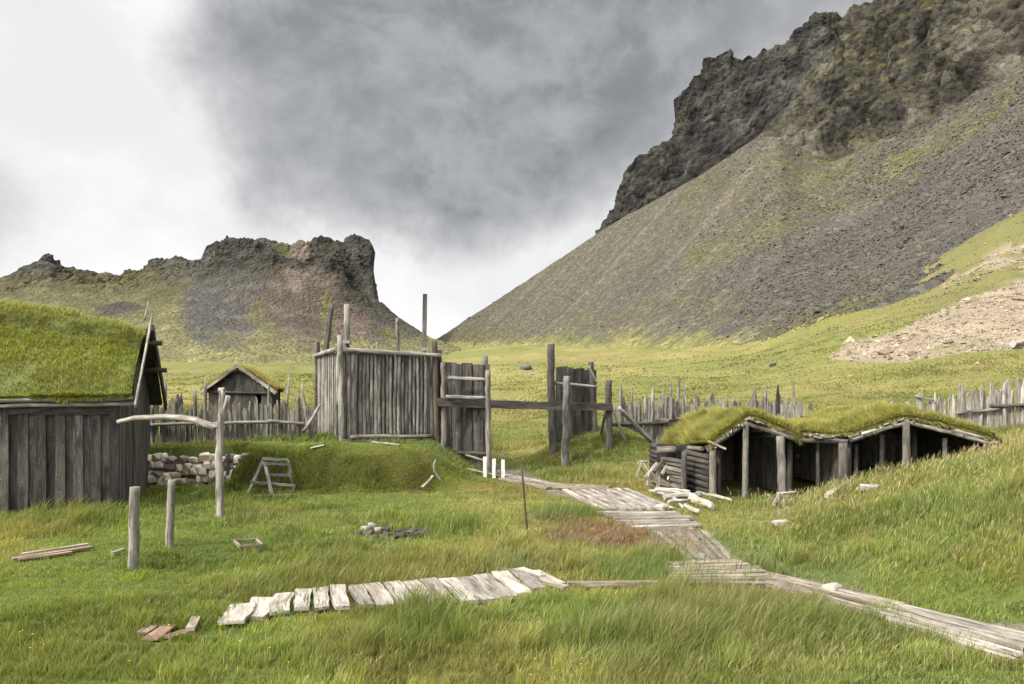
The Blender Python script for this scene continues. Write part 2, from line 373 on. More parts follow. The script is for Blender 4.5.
# right mountain: scree fan and the near buttress
def main_disp(V, N, SEG, PX, PY):
    x, y, z = V[..., 0], V[..., 1], V[..., 2]
    s = x * .62 - y * .78
    d = .9 * fbm(s * .06, z * .012, sd=91) + .5 * fbm(x * .12, y * .12, z * .12, 5, sd=93)
    cl = ss(SEG, 1.96, 2.12) * ss(PX, 755, 790) * (1 - ss(SEG, 2.98, 3.3))
    d = d * (1 - cl) + cl * (cliff_disp(V, 12, .030, 5) * (.55 + .45 * ss(PX, 775, 850)) - 2)
    return V + N * K(d) * K(ss(SEG, 0, .4))
def main_col(V, N, SEG, PX, PY):
    x, y, z = V[..., 0], V[..., 1], V[..., 2]
    s = x * .62 - y * .78; t = x * .78 + y * .62
    st = fbm(s * .22, z * .012, sd=101, oct=4); st2 = fbm(s * .8, z * .10, sd=103, oct=4); n = fbm(x * .1, y * .1, z * .1, 4, sd=105)
    st3 = fbm(s * .045, z * .012, sd=107, oct=3)
    left = np.array([.120, .108, .078]); right = np.array([.088, .079, .066])
    rt = ss((PX - 700) * .6 + (PY - 230) * 1.0 + 60 * st3, -10, 70)
    col = left + K(rt) * (right - left)
    col = col + K(ss(st, .10, .6) * (1 - rt * .6) * .5) * (np.array([.185, .165, .128]) - col)
    col = col + K(ss(st2 + st * .6, .25, .7) * .10) * (np.array([.16, .148, .125]) - col)
    col = col + K(ss(-st, .1, .5) * .6) * (np.array([.095, .092, .060]) - col)
    # moss streaks
    def band(a, b, wdt):
        d = segdist(PX, PY, [a, b]) + 16 * st3 + 8 * n; return 1 - ss(d, wdt * .3, wdt)
    ms = np.maximum.reduce([band((905, 172), (700, 262), 22) * .7, band((1010, 100), (890, 168), 20), band((870, 158), (790, 175), 20) * .9,band((770, 165), (700, 195), 26) * .45,
                            band((870, 285), (765, 345), 34) * ss(n + .4 * st2, -.1, .35), band((740, 350), (450, 338), 15) * .9, band((1040, 215), (900, 285), 6) * .25,
                            band((720, 300), (560, 330), 22) * .45])
    ms = np.maximum(ms, ss(st3 + .5 * n, .25, .6) * .55 * (1 - rt * .6))
    col = col + K(np.clip(ms * ss(n + st2 * .3 + .5, 0, .7) * .95, 0, 1)) * (np.array([.128, .120, .042]) - col) * .8
    col = col * K(.50 + .08 * rt)
    foot = (1 - ss(SEG + .12 * n + .10 * st2, 1.0, 1.20)) * (1 - ss(PX, 730, 790))
    col = col + K(foot) * (np.array([.118, .112, .040]) - col)
    rc, gr = rock_col(V, N, 3)
    gr = np.clip(gr * ss(fbm(x * .03, y * .03, z * .03, 3, sd=109) + .55, 0, .4) * .8, 0, 1)
    rc = rc + K(gr) * (MOSS + K(ss(n, -.3, .4)) * (MOSSD - MOSS) - rc)
    cl = ss(SEG + .06 * n, 1.98, 2.05) * ss(PX + 10 * n, 757, 772)
    return col + K(cl) * (rc * np.array([.66, .64, .58]) - col)
pxm = np.concatenate([np.arange(415, 1110, 1.15), np.linspace(1112, 1750, 90)])
foot = ([415, 445, 500, 600, 700, 740, 790, 850, 930, 1024, 1300, 1750], [346, 344, 347, 351, 355, 356, 346, 321, 286, 238, 150, 60], [570, 540, 400, 270, 165, 135, 115, 103, 100, 112, 130, 150])
under = (foot[0], [v + 14 for v in foot[1]], [v * .93 for v in foot[2]])
cb = ([415, 445, 530, 615, 700, 759, 780, 803, 832, 865, 931, 1014, 1300, 1750], [353, 334.5, 279, 223, 176, 137, 136, 152, 160, 149, 122, 76, -60, -250], [580, 565, 520, 475, 432, 408, 395, 385, 370, 358, 330, 292, 240, 200])
top = ([415, 445, 530, 615, 700, 759, 782, 807, 820, 850, 866, 886, 920, 950, 1024, 1300, 1750], [352, 334, 278.5, 222.5, 175.5, 136, 112, 87, 72, 50, 28, -5, -45, -60, -110, -250, -420], [582, 567, 522, 477, 434, 410, 415, 420, 418, 415, 412, 408, 395, 385, 350, 300, 260])
back = (top[0], [v + 150 for v in top[1]], [v + 260 for v in top[2]])
mountain = relief('mountain', pxm, [under, foot, cb, top, back], [10, 330, 170, 12], M_scree, main_col, main_disp)
# give the buttress its own rock surface
me = mountain.data; me.materials.append(M_rock)
segs_rows = 10 + 330
idx = np.zeros(len(me.polygons), np.int32); nc = len(pxm)
ctr = np.arange(len(idx)); rr = ctr // (nc - 1); cc = ctr % (nc - 1)
idx[(rr >= segs_rows) & (pxm[cc] > 762)] = 1; me.polygons.foreach_set('material_index', idx)
# the farther crag
def far_disp(V, N, SEG, PX, PY):
    d = cliff_disp(V, 8, .034, 15) * ss(SEG, 0, .15)
    x, y, z = V[..., 0], V[..., 1], V[..., 2]
    V3 = V + N * K(d * (1 - ss(SEG, 1.98, 2.2) * .5))
    V3[..., 2] += ss(SEG, 1.2, 1.9) * 2.2 * fbm(x * .12, y * .12, z * .1, 4, sd=120)
    return V3
def far_col(V, N, SEG, PX, PY):
    rc, gr = rock_col(V, N, 9)
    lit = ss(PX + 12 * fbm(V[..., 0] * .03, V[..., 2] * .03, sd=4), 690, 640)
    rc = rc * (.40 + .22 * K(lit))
    n = fbm(V[..., 0] * .05, V[..., 1] * .05, V[..., 2] * .05, 3, sd=8)
    return rc + K(gr * .6 * ss(n + .3, 0, .5)) * (MOSSD * .7 - rc)
fb = ([600, 614, 641, 670, 703, 745, 782, 860, 960], [260, 236, 218, 208, 182, 154, 126, 80, 30], [500, 500, 492, 482, 470, 455, 445, 430, 420])
ft = ([600, 612, 614.5, 633, 637, 660, 675, 676.5, 686, 697, 710, 728, 733, 739, 750, 766, 799, 823, 848, 871, 886, 960], [262, 232, 222, 178, 172, 152, 137, 100, 90, 79, 60, 53, 58, 69, 62, 54, 37, 23, 21, 12, 0, -50], [516, 515, 515, 515, 515, 512, 510, 510, 508, 505, 502, 498, 497, 500, 498, 495, 490, 485, 478, 470, 465, 450])
fm = ([600, 614, 641, 670, 703, 745, 782, 860, 960], [261, 230, 190, 150, 125, 105, 80, 45, 0], [510, 509, 504, 497, 488, 476, 470, 455, 440])
fbk = (ft[0], [v + 120 for v in ft[1]], [v + 160 for v in ft[2]])
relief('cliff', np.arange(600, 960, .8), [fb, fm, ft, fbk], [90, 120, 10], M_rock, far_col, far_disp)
# left hill
def hill_disp(V, N, SEG, PX, PY):
    x, y, z = V[..., 0], V[..., 1], V[..., 2]
    crag = ss(SEG, 2.75, 3.25) * (1 - ss(SEG, 3.98, 4.3) * .7)
    crag = np.maximum(crag * (.45 + .55 * ss(fbm(x * .015, y * .015, z * .02, 3, sd=131) + .35, 0, .5)), ss(PX, 322, 348) * ss(SEG, 2.3, 3.0) * (1 - ss(SEG, 3.98, 4.3) * .7))
    d = 1.6 * fbm(x * .03, y * .03, z * .03, 5, sd=133) + crag * cliff_disp(V, 5.5, .045, 25)
    V3 = V + N * K(d * ss(SEG, 0, .4) * (1 - ss(PX, 362, 376) * .85))
    V3[..., 2] += ss(SEG, 3.5, 3.97) * (1 - ss(PX, 372, 380)) * 2.0 * fbm(x * .11, y * .11, z * .05, 4, sd=137)
    return V3
def hill_col(V, N, SEG, PX, PY):
    x, y, z = V[..., 0], V[..., 1], V[..., 2]
    n = fbm(x * .03, y * .03, z * .03, 4, sd=141); m_ = fbm(x * .1, y * .1, z * .1, 4, sd=143)
    jx = PX + 16 * n + 5 * m_; jy = PY + 14 * fbm(x * .03, y * .03, z * .03, 4, sd=145) + 5 * m_
    col = np.array([.145, .138, .045]) + K(ss(m_, -.2, .5)) * (np.array([.175, .158, .062]) - np.array([.145, .138, .045]))
    def B(cx_, cy_, rx, ry): return 1 - ss(((jx - cx_) / rx) ** 2 + ((jy - cy_) / ry) ** 2, .55, 1.1)
    olive = np.array([.092, .084, .032]); grey = np.array([.088, .080, .068]); red = np.array([.150, .095, .074]); pinkc = np.array([.19, .14, .108])
    col = col + K(1 - ss(jy, 275, 335)) * (olive - col)
    col = col + K(np.maximum(B(235, 300, 62, 42), B(215, 330, 35, 20))) * (grey - col)
    col = col + K(B(318, 300, 66, 50)) * (np.array([.105, .078, .058]) - col)
    col = col + K(B(380, 325, 50, 22) * .9) * (np.array([.09, .08, .066]) - col)
    col = col + K(B(345, 322, 26, 22) * .8) * (red - col)
    col = col + K(np.maximum.reduce([B(300, 270, 12, 26), B(310, 255, 14, 10)]) * .8) * (pinkc - col)
    col = col + K(np.maximum.reduce([B(328, 315, 9, 30), B(262, 330, 12, 36) * .8, B(390, 335, 20, 10), B(240, 345, 50, 10) * .5])) * (np.array([.125, .118, .038]) - col)
    col = col + K(B(125, 312, 24, 7)) * (np.array([.075, .062, .05]) - col)
    rc, gr = rock_col(V, N, 21)
    rc = rc * .75
    rc = rc + K(np.clip(gr * .6 * ss(m_ + .3, 0, .4), 0, 1)) * (MOSSD * .95 - rc)
    cr = np.clip(np.maximum((1 - ss(jy, 262, 292)) * .95, ss(PX, 325, 350) * (1 - ss(jy, 290, 325))), 0, 1)
    top_grass = B(292, 252, 22, 10)
    col = col + K(cr * (1 - top_grass)) * (rc - col)
    steep = ss(.62 - N[..., 2], 0, .2) * (1 - ss(jy, 330, 350)); col = col * K(1 - 0 * steep)
    g_ = col.mean(-1, keepdims=True); return (col * .75 + g_ * np.array([1.05, 1.0, .85]) * .25) * K(.66 + .22 * ss(PY, 318, 356))
pxh = np.concatenate([np.linspace(-700, -42, 60), np.arange(-40, 460, 1.0)])
hf = ([-700, 0, 200, 300, 400, 430, 460], [372, 368, 366, 364, 356, 350, 350], [330, 340, 340, 345, 400, 430, 450])
hu = (hf[0], [v + 12 for v in hf[1]], [v * .94 for v in hf[2]])
hm = ([-700, 0, 100, 200, 300, 373, 398, 425, 460], [345, 318, 318, 315, 312, 322, 330, 341, 349], [420, 420, 425, 430, 440, 455, 470, 480, 490])
hc = ([-700, 0, 60, 125, 200, 250, 300, 345, 373, 385, 398, 425, 460], [330, 296, 285, 290, 275, 268, 270, 275, 298, 308, 320, 336, 348], [470, 470, 475, 478, 480, 485, 488, 490, 490, 490, 490, 490, 492])
ht = ([-700, -200, -60, 0, 23, 51, 62, 90, 125, 144, 156, 176, 191, 203, 207, 226, 254, 289, 308, 332, 345, 349, 369, 373, 375, 380, 398, 425, 445, 460], [320, 292, 284, 278, 265, 259, 265, 273, 275, 271, 261, 258, 261, 257, 245, 237.5, 241.5, 248, 241.5, 239, 245, 240, 241, 251, 275, 302, 317, 334.5, 345, 352], [520] * 23 + [512, 510, 508, 505, 500, 498, 496])
hb = (ht[0], [v + 90 for v in ht[1]], [v + 220 for v in ht[2]])
relief('hill', pxh, [hu, hf, hm, hc, ht, hb], [8, 110, 80, 90, 10], M_hill, hill_col, hill_disp)

# ------------------------------------------------------------------ wood
def wood_mat(name, light, dark, lichen=.0, rough=.85, knots=True, grain=1.0):
    m = bpy.data.materials.new(name); m.use_nodes = True; t = NT(m.node_tree); t.n.clear()
    uv = t.new('ShaderNodeUVMap', uv_map='UVMap').outputs[0]
    at = t.new('ShaderNodeAttribute', attribute_name='Col').outputs['Color']
    fib = t.noise(t.vmath('MULTIPLY', uv, (70, 3.2, 1)), 1.0, 5, .65, .6)
    crk = t.noise(t.vmath('MULTIPLY', uv, (34, 1.3, 1)), 1.0, 3, .5, 1.2)
    pat = t.noise(t.vmath('MULTIPLY', uv, (5, 1.1, 1)), 1.0, 5, .6, .3)
    f = t.math('ADD', t.math('MULTIPLY', fib, .55 * grain), t.math('MULTIPLY', pat, .75), clamp=False)
    f = t.maprange(f, .48, .84)
    col = t.mix(f, dark, light)
    ck = t.maprange(crk, .585, .65)
    col = t.mix(t.math('MULTIPLY', ck, .75), col, c4(.018, .015, .012))
    if lichen:
        ln = t.noise(t.vmath('MULTIPLY', uv, (14, 11, 1)), 1.0, 6, .7)
        col = t.mix(t.math('MULTIPLY', t.maprange(ln, .60, .68), lichen), col, c4(.50, .50, .45))
    gr = t.noise(t.vmath('MULTIPLY', uv, (4, 2.2, 1)), 1.0, 6, .7, .5)
    col = t.mix(t.math('MULTIPLY', t.maprange(gr, .50, .68), .55), col, t.mix(.5, dark, c4(.07, .05, .032)))
    col = t.mix(1.0, col, at, 'MULTIPLY')
    h = t.math('SUBTRACT', t.math('MULTIPLY', fib, .6), t.math('MULTIPLY', ck, 1.2))
    bp = t.new('ShaderNodeBump'); bp.inputs['Strength'].default_value = .6; bp.inputs['Distance'].default_value = .012; t.l.new(h, bp.inputs['Height'])
    p = t.new('ShaderNodeBsdfPrincipled'); t.l.new(col, p.inputs['Base Color']); p.inputs['Roughness'].default_value = rough
    p.inputs['Specular IOR Level'].default_value = .25; t.l.new(bp.outputs[0], p.inputs['Normal'])
    o = t.new('ShaderNodeOutputMaterial'); t.l.new(p.outputs[0], o.inputs[0]); return m
M_grey = wood_mat('weathered_wood', c4(.30, .278, .248), c4(.048, .042, .035), .35)
M_dark = wood_mat('dark_wood', c4(.105, .094, .080), c4(.022, .019, .016), .10)
M_house = wood_mat('tarred_board', c4(.105, .096, .085), c4(.020, .018, .016), .25)
M_pale = wood_mat('bleached_wood', c4(.33, .305, .265), c4(.095, .083, .068), .35)
M_drift = wood_mat('driftwood', c4(.45, .415, .365), c4(.145, .122, .096), .25)
M_brown = wood_mat('brown_wood', c4(.15, .125, .095), c4(.045, .035, .026), .1)
M_red = wood_mat('reddish_board', c4(.27, .185, .145), c4(.11, .07, .052), .35)
M_plank = wood_mat('path_plank', c4(.33, .29, .235), c4(.11, .088, .066), .30)
M_stub = wood_mat('pale_stub', c4(.74, .73, .70), c4(.52, .50, .46), .0)
def plain(name, col, rough=.8, metal=0, var=.3, scale=12, bump=.3):
    m = bpy.data.materials.new(name); m.use_nodes = True; t = NT(m.node_tree); t.n.clear()
    g = t.new('ShaderNodeTexCoord').outputs['Object']; n = t.noise(g, scale, 6, .65)
    a = tuple(v * (1 - var) for v in col) + (1,); b = tuple(min(1, v * (1 + var)) for v in col) + (1,)
    bp = t.new('ShaderNodeBump'); bp.inputs['Strength'].default_value = bump; bp.inputs['Distance'].default_value = .02; t.l.new(n, bp.inputs['Height'])
    p = t.new('ShaderNodeBsdfPrincipled'); t.l.new(t.mix(t.maprange(n, .3, .7), a, b), p.inputs['Base Color'])
    p.inputs['Roughness'].default_value = rough; p.inputs['Metallic'].default_value = metal; t.l.new(bp.outputs[0], p.inputs['Normal'])
    o = t.new('ShaderNodeOutputMaterial'); t.l.new(p.outputs[0], o.inputs[0]); return m
M_rust = plain('rusty_iron', (.06, .035, .025), .8, .3)
M_stone = land_mat('stone_mat', .35, 4, 25, .8, 12, bdist=.02)
M_soil = plain('turf_soil', (.050, .036, .024), .95, 0, .5, 9, .9)

class MB:
    def __init__(s): s.v = []; s.f = []; s.uv = []; s.c = []; s.sm = []
    def ringmesh(s, rings, us, vs, col, smooth, cap=True):
        b = len(s.v); n = len(rings[0])
        for r in rings: s.v.extend(r); s.c.extend([col] * n)
        for i in range(len(rings) - 1):
            for k in range(n):
                k2 = (k + 1) % n; s.f.append((b + i*n + k, b + i*n + k2, b + (i+1)*n + k2, b + (i+1)*n + k)); s.sm.append(smooth)
                s.uv.append([(us[k], vs[i]), (us[k+1], vs[i]), (us[k+1], vs[i+1]), (us[k], vs[i+1])])
        if cap:
            s.f.append(tuple(b + k for k in range(n))[::-1]); s.sm.append(False); s.uv.append([(us[k] * .3, vs[0] + .01 * k) for k in range(n)])
            e = b + (len(rings) - 1) * n
            s.f.append(tuple(e + k for k in range(n))); s.sm.append(False); s.uv.append([(us[k] * .3, vs[-1] + .01 * k) for k in range(n)])
    def board(s, p0, p1, w, th, side, tint=1.0, seg=4, jit=.06, point=0.0, slant=0.0):
        p0 = Vector(p0); p1 = Vector(p1); ax = (p1 - p0); L = ax.length; ax.normalize(); side = Vector(side); side = (side - ax * side.dot(ax)).normalized()
        nrm = ax.cross(side); uo = random.uniform(0, 50); vo = random.uniform(0, 50); rings = []; vs = []
        bow = random.uniform(-1, 1) * jit * w; w0 = w * random.uniform(.94, 1.03); w1 = w0 * random.uniform(1 - jit * 1.5, 1)
        N = seg + (1 if point else 0); tl = [i / seg for i in range(seg + 1)]
        if point: tl = [t * (1 - point / L) for t in tl] + [1.0]
        for i, t in enumerate(tl):
            ww = (w0 * (1 - t) + w1 * t) * .5 * (1 + random.uniform(-1, 1) * jit); tt = th * .5 * (1 + random.uniform(-.5, .5) * jit)
            if point and i == len(tl) - 1: ww *= random.uniform(.12, .3)
            c = p0 + ax * L * t + side * (bow * math.sin(t * math.pi) + random.uniform(-.3, .3) * jit * w)
            sl = slant if i == len(tl) - 1 else 0
            rings.append([c - side * ww - nrm * tt, c + side * ww - nrm * tt + ax * sl, c + side * ww + nrm * tt + ax * sl, c - side * ww + nrm * tt]); vs.append(vo + L * t)
        us = [uo, uo + w, uo + w + th, uo + 2 * w + th, uo + 2 * w + 2 * th]
        k = tint * random.uniform(.97, 1.03); kc = random.uniform(-.02, .05)
        s.ringmesh(rings, us, vs, (k * (1 + kc), k, k * (1 - kc)), False)
    def log(s, pts, r0, r1=None, sides=9, seg=3, jit=.10, tint=1.0, point=0.0, bend=.0):
        pts = [Vector(p) for p in pts]; r1 = r0 * .85 if r1 is None else r1
        P_ = []
        for a, b in zip(pts, pts[1:]):
            for i in range(seg): P_.append(a.lerp(b, i / seg))
        P_.append(pts[-1]); L = sum((b - a).length for a, b in zip(P_, P_[1:]))
        uo = random.uniform(0, 50); vo = random.uniform(0, 50); rings = []; vs = []; acc = 0
        prof = [1 + random.uniform(-1, 1) * jit for _ in range(sides)]; off = Vector((0, 0, 0))
        ref = None
        for i, p in enumerate(P_):
            ax = (P_[min(i + 1, len(P_) - 1)] - P_[max(i - 1, 0)]).normalized()
            if ref is None: ref = ax.orthogonal().normalized()
            ref = (ref - ax * ref.dot(ax)).normalized(); bn = ax.cross(ref)
            if i: acc += (P_[i] - P_[i-1]).length
            t = acc / L; r = r0 * (1 - t) + r1 * t
            off = off * .6 + Vector((random.uniform(-1, 1), random.uniform(-1, 1), random.uniform(-1, 1))) * r * jit * 1.2
            o = off if 0 < i < len(P_) - 1 else Vector((0, 0, 0))
            if point and i == len(P_) - 1: r *= .25
            rings.append([p + o + (ref * math.cos(q) + bn * math.sin(q)) * r * prof[k] * (1 + random.uniform(-.5, .5) * jit) for k, q in enumerate([2 * math.pi * j / sides for j in range(sides)])])
            vs.append(vo + acc)
        if point:   # whittled end
            pass
        us = [uo + 2 * math.pi * r0 * k / sides for k in range(sides + 1)]
        k = tint * random.uniform(.97, 1.03); s.ringmesh(rings, us, vs, (k, k, k * .99), True)
    def stone(s, c, rx, ry, rz, col, sub=2, rot=0.0):
        bmv, bmf = ICO[sub]; b = len(s.v); sd = random.uniform(0, 100); ca, sa = math.cos(rot), math.sin(rot)
        nn = vnoise(bmv[:, 0] * 1.6 + sd, bmv[:, 1] * 1.6, bmv[:, 2] * 1.6, 3) * .28 + vnoise(bmv[:, 0] * 4 + sd, bmv[:, 1] * 4, bmv[:, 2] * 4, 5) * .08
        q = np.sign(bmv) * np.abs(bmv) ** .55 * (1 + nn * 1.3)[:, None] * .92
        for v in q:
            x, y, z = v[0] * rx, v[1] * ry, v[2] * rz; s.v.append(Vector((c[0] + x * ca - y * sa, c[1] + x * sa + y * ca, c[2] + z))); s.c.append(col)
        for f in bmf: s.f.append((b + int(f[0]), b + int(f[1]), b + int(f[2]))); s.sm.append(True); s.uv.append([(0, 0), (.1, 0), (.1, .1)])
    def hull(s, c, rx, ry, rz, col):
        hv, hf = random.choice(HULLS); b = len(s.v); mx, mz = random.choice((-1, 1)), 1
        for v in hv: s.v.append(Vector((c[0] + v[0] * rx * mx, c[1] + v[1] * ry, c[2] + v[2] * rz))); s.c.append(col)
        for f in hf: s.f.append((b + f[0], b + f[1], b + f[2]) if mx > 0 else (b + f[2], b + f[1], b + f[0])); s.sm.append(False); s.uv.append([(0, 0), (.1, 0), (.1, .1)])
    def build(s, name, mat, parent=None, loc=None):
        """loc: world point made the object's origin (vertices are given in world space)"""
        me = bpy.data.meshes.new(name)
        o0 = Vector(loc) if loc is not None else (pw(parent) if parent is not None else Vector((0, 0, 0)))
        base = o0
        me.from_pydata([v - base for v in s.v], [], s.f); uvl = me.uv_layers.new(name='UVMap')
        uvl.data.foreach_set('uv', [q for f in s.uv for p in f for q in p]); a = me.attributes.new('Col', 'FLOAT_COLOR', 'POINT')
        a.data.foreach_set('color', [q for c in s.c for q in (c[0], c[1], c[2], 1)]); me.polygons.foreach_set('use_smooth', s.sm)
        me.materials.append(mat); me.update()
        o = bpy.data.objects.new(name, me); C.objects.link(o)
        if parent is not None: o.parent = parent; o.location = base - pw(parent)
        else: o.location = base
        WP[o.name] = base
        return o
import bmesh
HULLS = []
_hr = random.Random(77)
for _i in range(24):
    bm = bmesh.new()
    for _j in range(22):
        v = Vector((_hr.gauss(0, 1), _hr.gauss(0, 1), _hr.gauss(0, 1))).normalized(); bm.verts.new([math.copysign(abs(q) ** .55, q) * _hr.uniform(.78, 1.0) for q in v])
    res = bmesh.ops.convex_hull(bm, input=bm.verts); bmesh.ops.delete(bm, geom=[g for g in res['geom_interior'] if isinstance(g, bmesh.types.BMVert)], context='VERTS')
    bm.normal_update(); bm.verts.index_update(); bm.verts.ensure_lookup_table()
    HULLS.append(([v.co[:] for v in bm.verts], [tuple(v.index for v in f.verts) for f in bm.faces if len(f.verts) == 3])); bm.free()
WP = {}
def pw(o): return WP.get(o.name, Vector(o.location))
def thing(name, loc, label, cat, group=None):
    o = empty(name, loc, label, cat, group); WP[o.name] = Vector(loc); return o
import bmesh
ICO = {}
for sub in (1, 2, 3):
    bm = bmesh.new(); bmesh.ops.create_icosphere(bm, subdivisions=sub, radius=1)
    ICO[sub] = (np.array([v.co[:] for v in bm.verts]), np.array([[v.index for v in f.verts] for f in bm.faces])); bm.free()
Z = Vector((0, 0, 1)); XV = Vector((1, 0, 0)); YV = Vector((0, 1, 0))
def rnd(a, b): return random.uniform(a, b)

# ------------------------------------------------------------------ grass blades
def blades(pts, h, wid, lean, col, tipc=None, seed=1):
    """pts (n,3), h (n), wid (n), lean (n,3) horizontal tip offset, col (n,3) -> verts, quads, tris, colours"""
    n = len(pts); r = np.random.default_rng(seed); a = r.uniform(0, np.pi * 2, n)
    # turn blades so their flat side is random
    sx = np.cos(a) * wid * .5; sy = np.sin(a) * wid * .5; S_ = np.stack([sx, sy, np.zeros(n)], 1)
    mid = pts + lean * .32 + np.stack([np.zeros(n), np.zeros(n), h * .58], 1)
    tip = pts + lean + np.stack([np.zeros(n), np.zeros(n), h], 1)
    V = np.stack([pts - S_, pts + S_, mid + S_ * .8, mid - S_ * .8, tip], 1).reshape(-1, 3)
    b = np.arange(n) * 5
    q = np.stack([b, b + 1, b + 2, b + 3], 1); t = np.stack([b + 3, b + 2, b + 4], 1)
    tc_ = col * 1.12 if tipc is None else tipc
    Cc = np.stack([col * .9, col * .9, col, col, tc_], 1).reshape(-1, 3)
    return V, q, t, Cc
def join_blades(sets):
    V, Q, T, Cc = [], [], [], []; o = 0
    for v, q, t, c in sets: V.append(v); Q.append(q + o); T.append(t + o); Cc.append(c); o += len(v)
    return np.concatenate(V), np.concatenate(Q), np.concatenate(T), np.concatenate(Cc)
def roof_sheet(name, grid, thick, mat, parent, nblade, bh, colA, colB, seed, hang=.5, yellow=.3, soil_edge=True, closed=True):
    """turf roof: grid (nr, nc, 3) top surface -> thick turf slab plus blades, one mesh with two materials"""
    g = np.asarray(grid, float); nr, nc, _ = g.shape
    e1 = np.gradient(g, axis=1); e0 = np.gradient(g, axis=0); N = np.cross(e1, e0); N /= np.linalg.norm(N, axis=-1, keepdims=True) + 1e-9
    N = np.where(N[..., 2:3] < 0, -N, N)
    jn = fbm(g[..., 0] * 2.2, g[..., 1] * 2.2, sd=seed, oct=4); top = g + N * K(jn * .055)
    edge = np.zeros((nr, nc), bool); edge[0] = edge[-1] = True; edge[:, 0] = edge[:, -1] = True
    bot = g - N * thick * (1 + .35 * K(fbm(g[..., 0] * 5, g[..., 1] * 5, sd=seed + 3)))
    V = np.concatenate([top.reshape(-1, 3), bot.reshape(-1, 3)]); f = grid_faces(nr, nc); nv = nr * nc
    sides = []
    idx = np.arange(nv).reshape(nr, nc)
    for line in (idx[0], idx[-1], idx[:, 0], idx[:, -1]):
        a, b = line[:-1], line[1:]; sides.append(np.stack([a, b, b + nv, a + nv], 1))
    # blades
    r = np.random.default_rng(seed)
    A = np.linalg.norm(np.cross(top[1:, :-1] - top[:-1, :-1], top[:-1, 1:] - top[:-1, :-1]), axis=-1); pr = (A / A.sum()).ravel()
    ci = r.choice(len(pr), nblade, p=pr); ri, cj = ci // (nc - 1), ci % (nc - 1); u = r.random(nblade)[:, None]; v = r.random(nblade)[:, None]
    nedge = nblade // 5; ef = r.random(nedge)
    # thicker fringe along the front (row 0) edge
    rr = np.zeros(nedge, int); ri[:nedge] = rr; u[:nedge] = 0
    p = (top[ri, cj] * (1 - u) * (1 - v) + top[ri + 1, cj] * u * (1 - v) + top[ri, cj + 1] * (1 - u) * v + top[ri + 1, cj + 1] * u * v)
    nn = N[ri, cj]
    cl = fbm(p[:, 0] * 2.4, p[:, 1] * 2.4, p[:, 2] * 2.4, 3, seed + 5) + .5 * vnoise(p[:, 0] * 7, p[:, 1] * 7, p[:, 2] * 7, 4); hh = bh * (1 + .9 * cl) * r.uniform(.5, 1.3, nblade)
    downhill = np.stack([nn[:, 0], nn[:, 1], np.zeros(nblade)], 1)
    lean = downhill * hh[:, None] * r.uniform(.2, 1.1, nblade)[:, None] * hang * 2 + np.stack([r.normal(0, .35, nblade), r.normal(0, .35, nblade), np.zeros(nblade)], 1) * hh[:, None]
    k = ss(cl + r.normal(0, .25, nblade), -.3, .5)[:, None]
    col = np.array(colA) * (1 - k) + np.array(colB) * k; isy = (r.random(nblade) < yellow)[:, None]
    col = np.where(isy, np.array([.34, .30, .14]) * r.uniform(.7, 1.2, (nblade, 1)), col) * r.uniform(.75, 1.25, (nblade, 1))
    up = hh * (.35 + .65 * nn[:, 2])
    fr = np.zeros(nblade, bool); fr[:nedge] = True; fr &= r.random(nblade) < .8
    fd = g[0].mean(0) - g[3].mean(0); fd[2] = 0; fd /= np.linalg.norm(fd); up = np.where(fr, hh * r.uniform(-.9, .35, nblade), up); lean = np.where(fr[:, None], lean * .5 + fd * (hh * r.uniform(.2, .7, nblade))[:, None], lean)
    BV, BQ, BT, BC = blades(p - nn * .01, up, np.full(nblade, .016) * r.uniform(.7, 1.4, nblade), lean, col, seed=seed)
    base = np.array(colA) * .55 + np.array(colB) * .25
    tc0 = np.tile(base, (nv, 1)) * (1 + .3 * jn.ravel()[:, None]); soilc = np.tile(np.array([.055, .040, .026]), (nv, 1)) * (1 + .5 * fbm(bot[..., 0] * 8, bot[..., 1] * 8, sd=4).ravel()[:, None])
    allV = np.concatenate([V, BV]); o = 2 * nv
    faces = [f, (f + nv)[:, ::-1]] + sides + [BQ + o, BT + o]
    ob = np_mesh(name, allV, faces, M_grass if mat is None else mat, np.concatenate([tc0, soilc, BC]))
    ob.data.polygons.foreach_set('use_smooth', np.ones(len(ob.data.polygons), bool))
    if parent is not None: ob.parent = parent; ob.location = -pw(parent)
    return ob
def bez(a, b, n): return [Vector(a).lerp(Vector(b), i / (n - 1)) for i in range(n)]
TA = (.125, .155, .026); TB = (.205, .215, .042)

def plank_wall(mb, a, b, z0, z1, w, th=.035, tint=(.75, 1.2), topj=.04, gap=.01, z1b=None, point=0, lean=.01, out=None, offj=.012):
    """row of upright boards from a to b (world xy)"""
    a = Vector((a[0], a[1], 0)); b = Vector((b[0], b[1], 0)); d = b - a; L = d.length; d.normalize(); n = max(1, round(L / w)); ww = L / n
    nr = Vector((d.y, -d.x, 0))
    for i in range(n):
        t = (i + .5) / n; c = a + d * (L * t) + nr * (rnd(-offj, offj) + (th * .45 if i % 2 else -th * .45)); zt = (z1 if z1b is None else z1 * (1 - t) + z1b * t) + rnd(-topj, topj)
        zb = z0(t) if callable(z0) else z0
        c1 = c + d * rnd(-lean, lean)
        mb.board(c + Z * zb, c1 + Z * zt, ww + .02, th, d, rnd(*tint), seg=5, jit=.05, point=point * rnd(.5, 1.3) if point else 0)

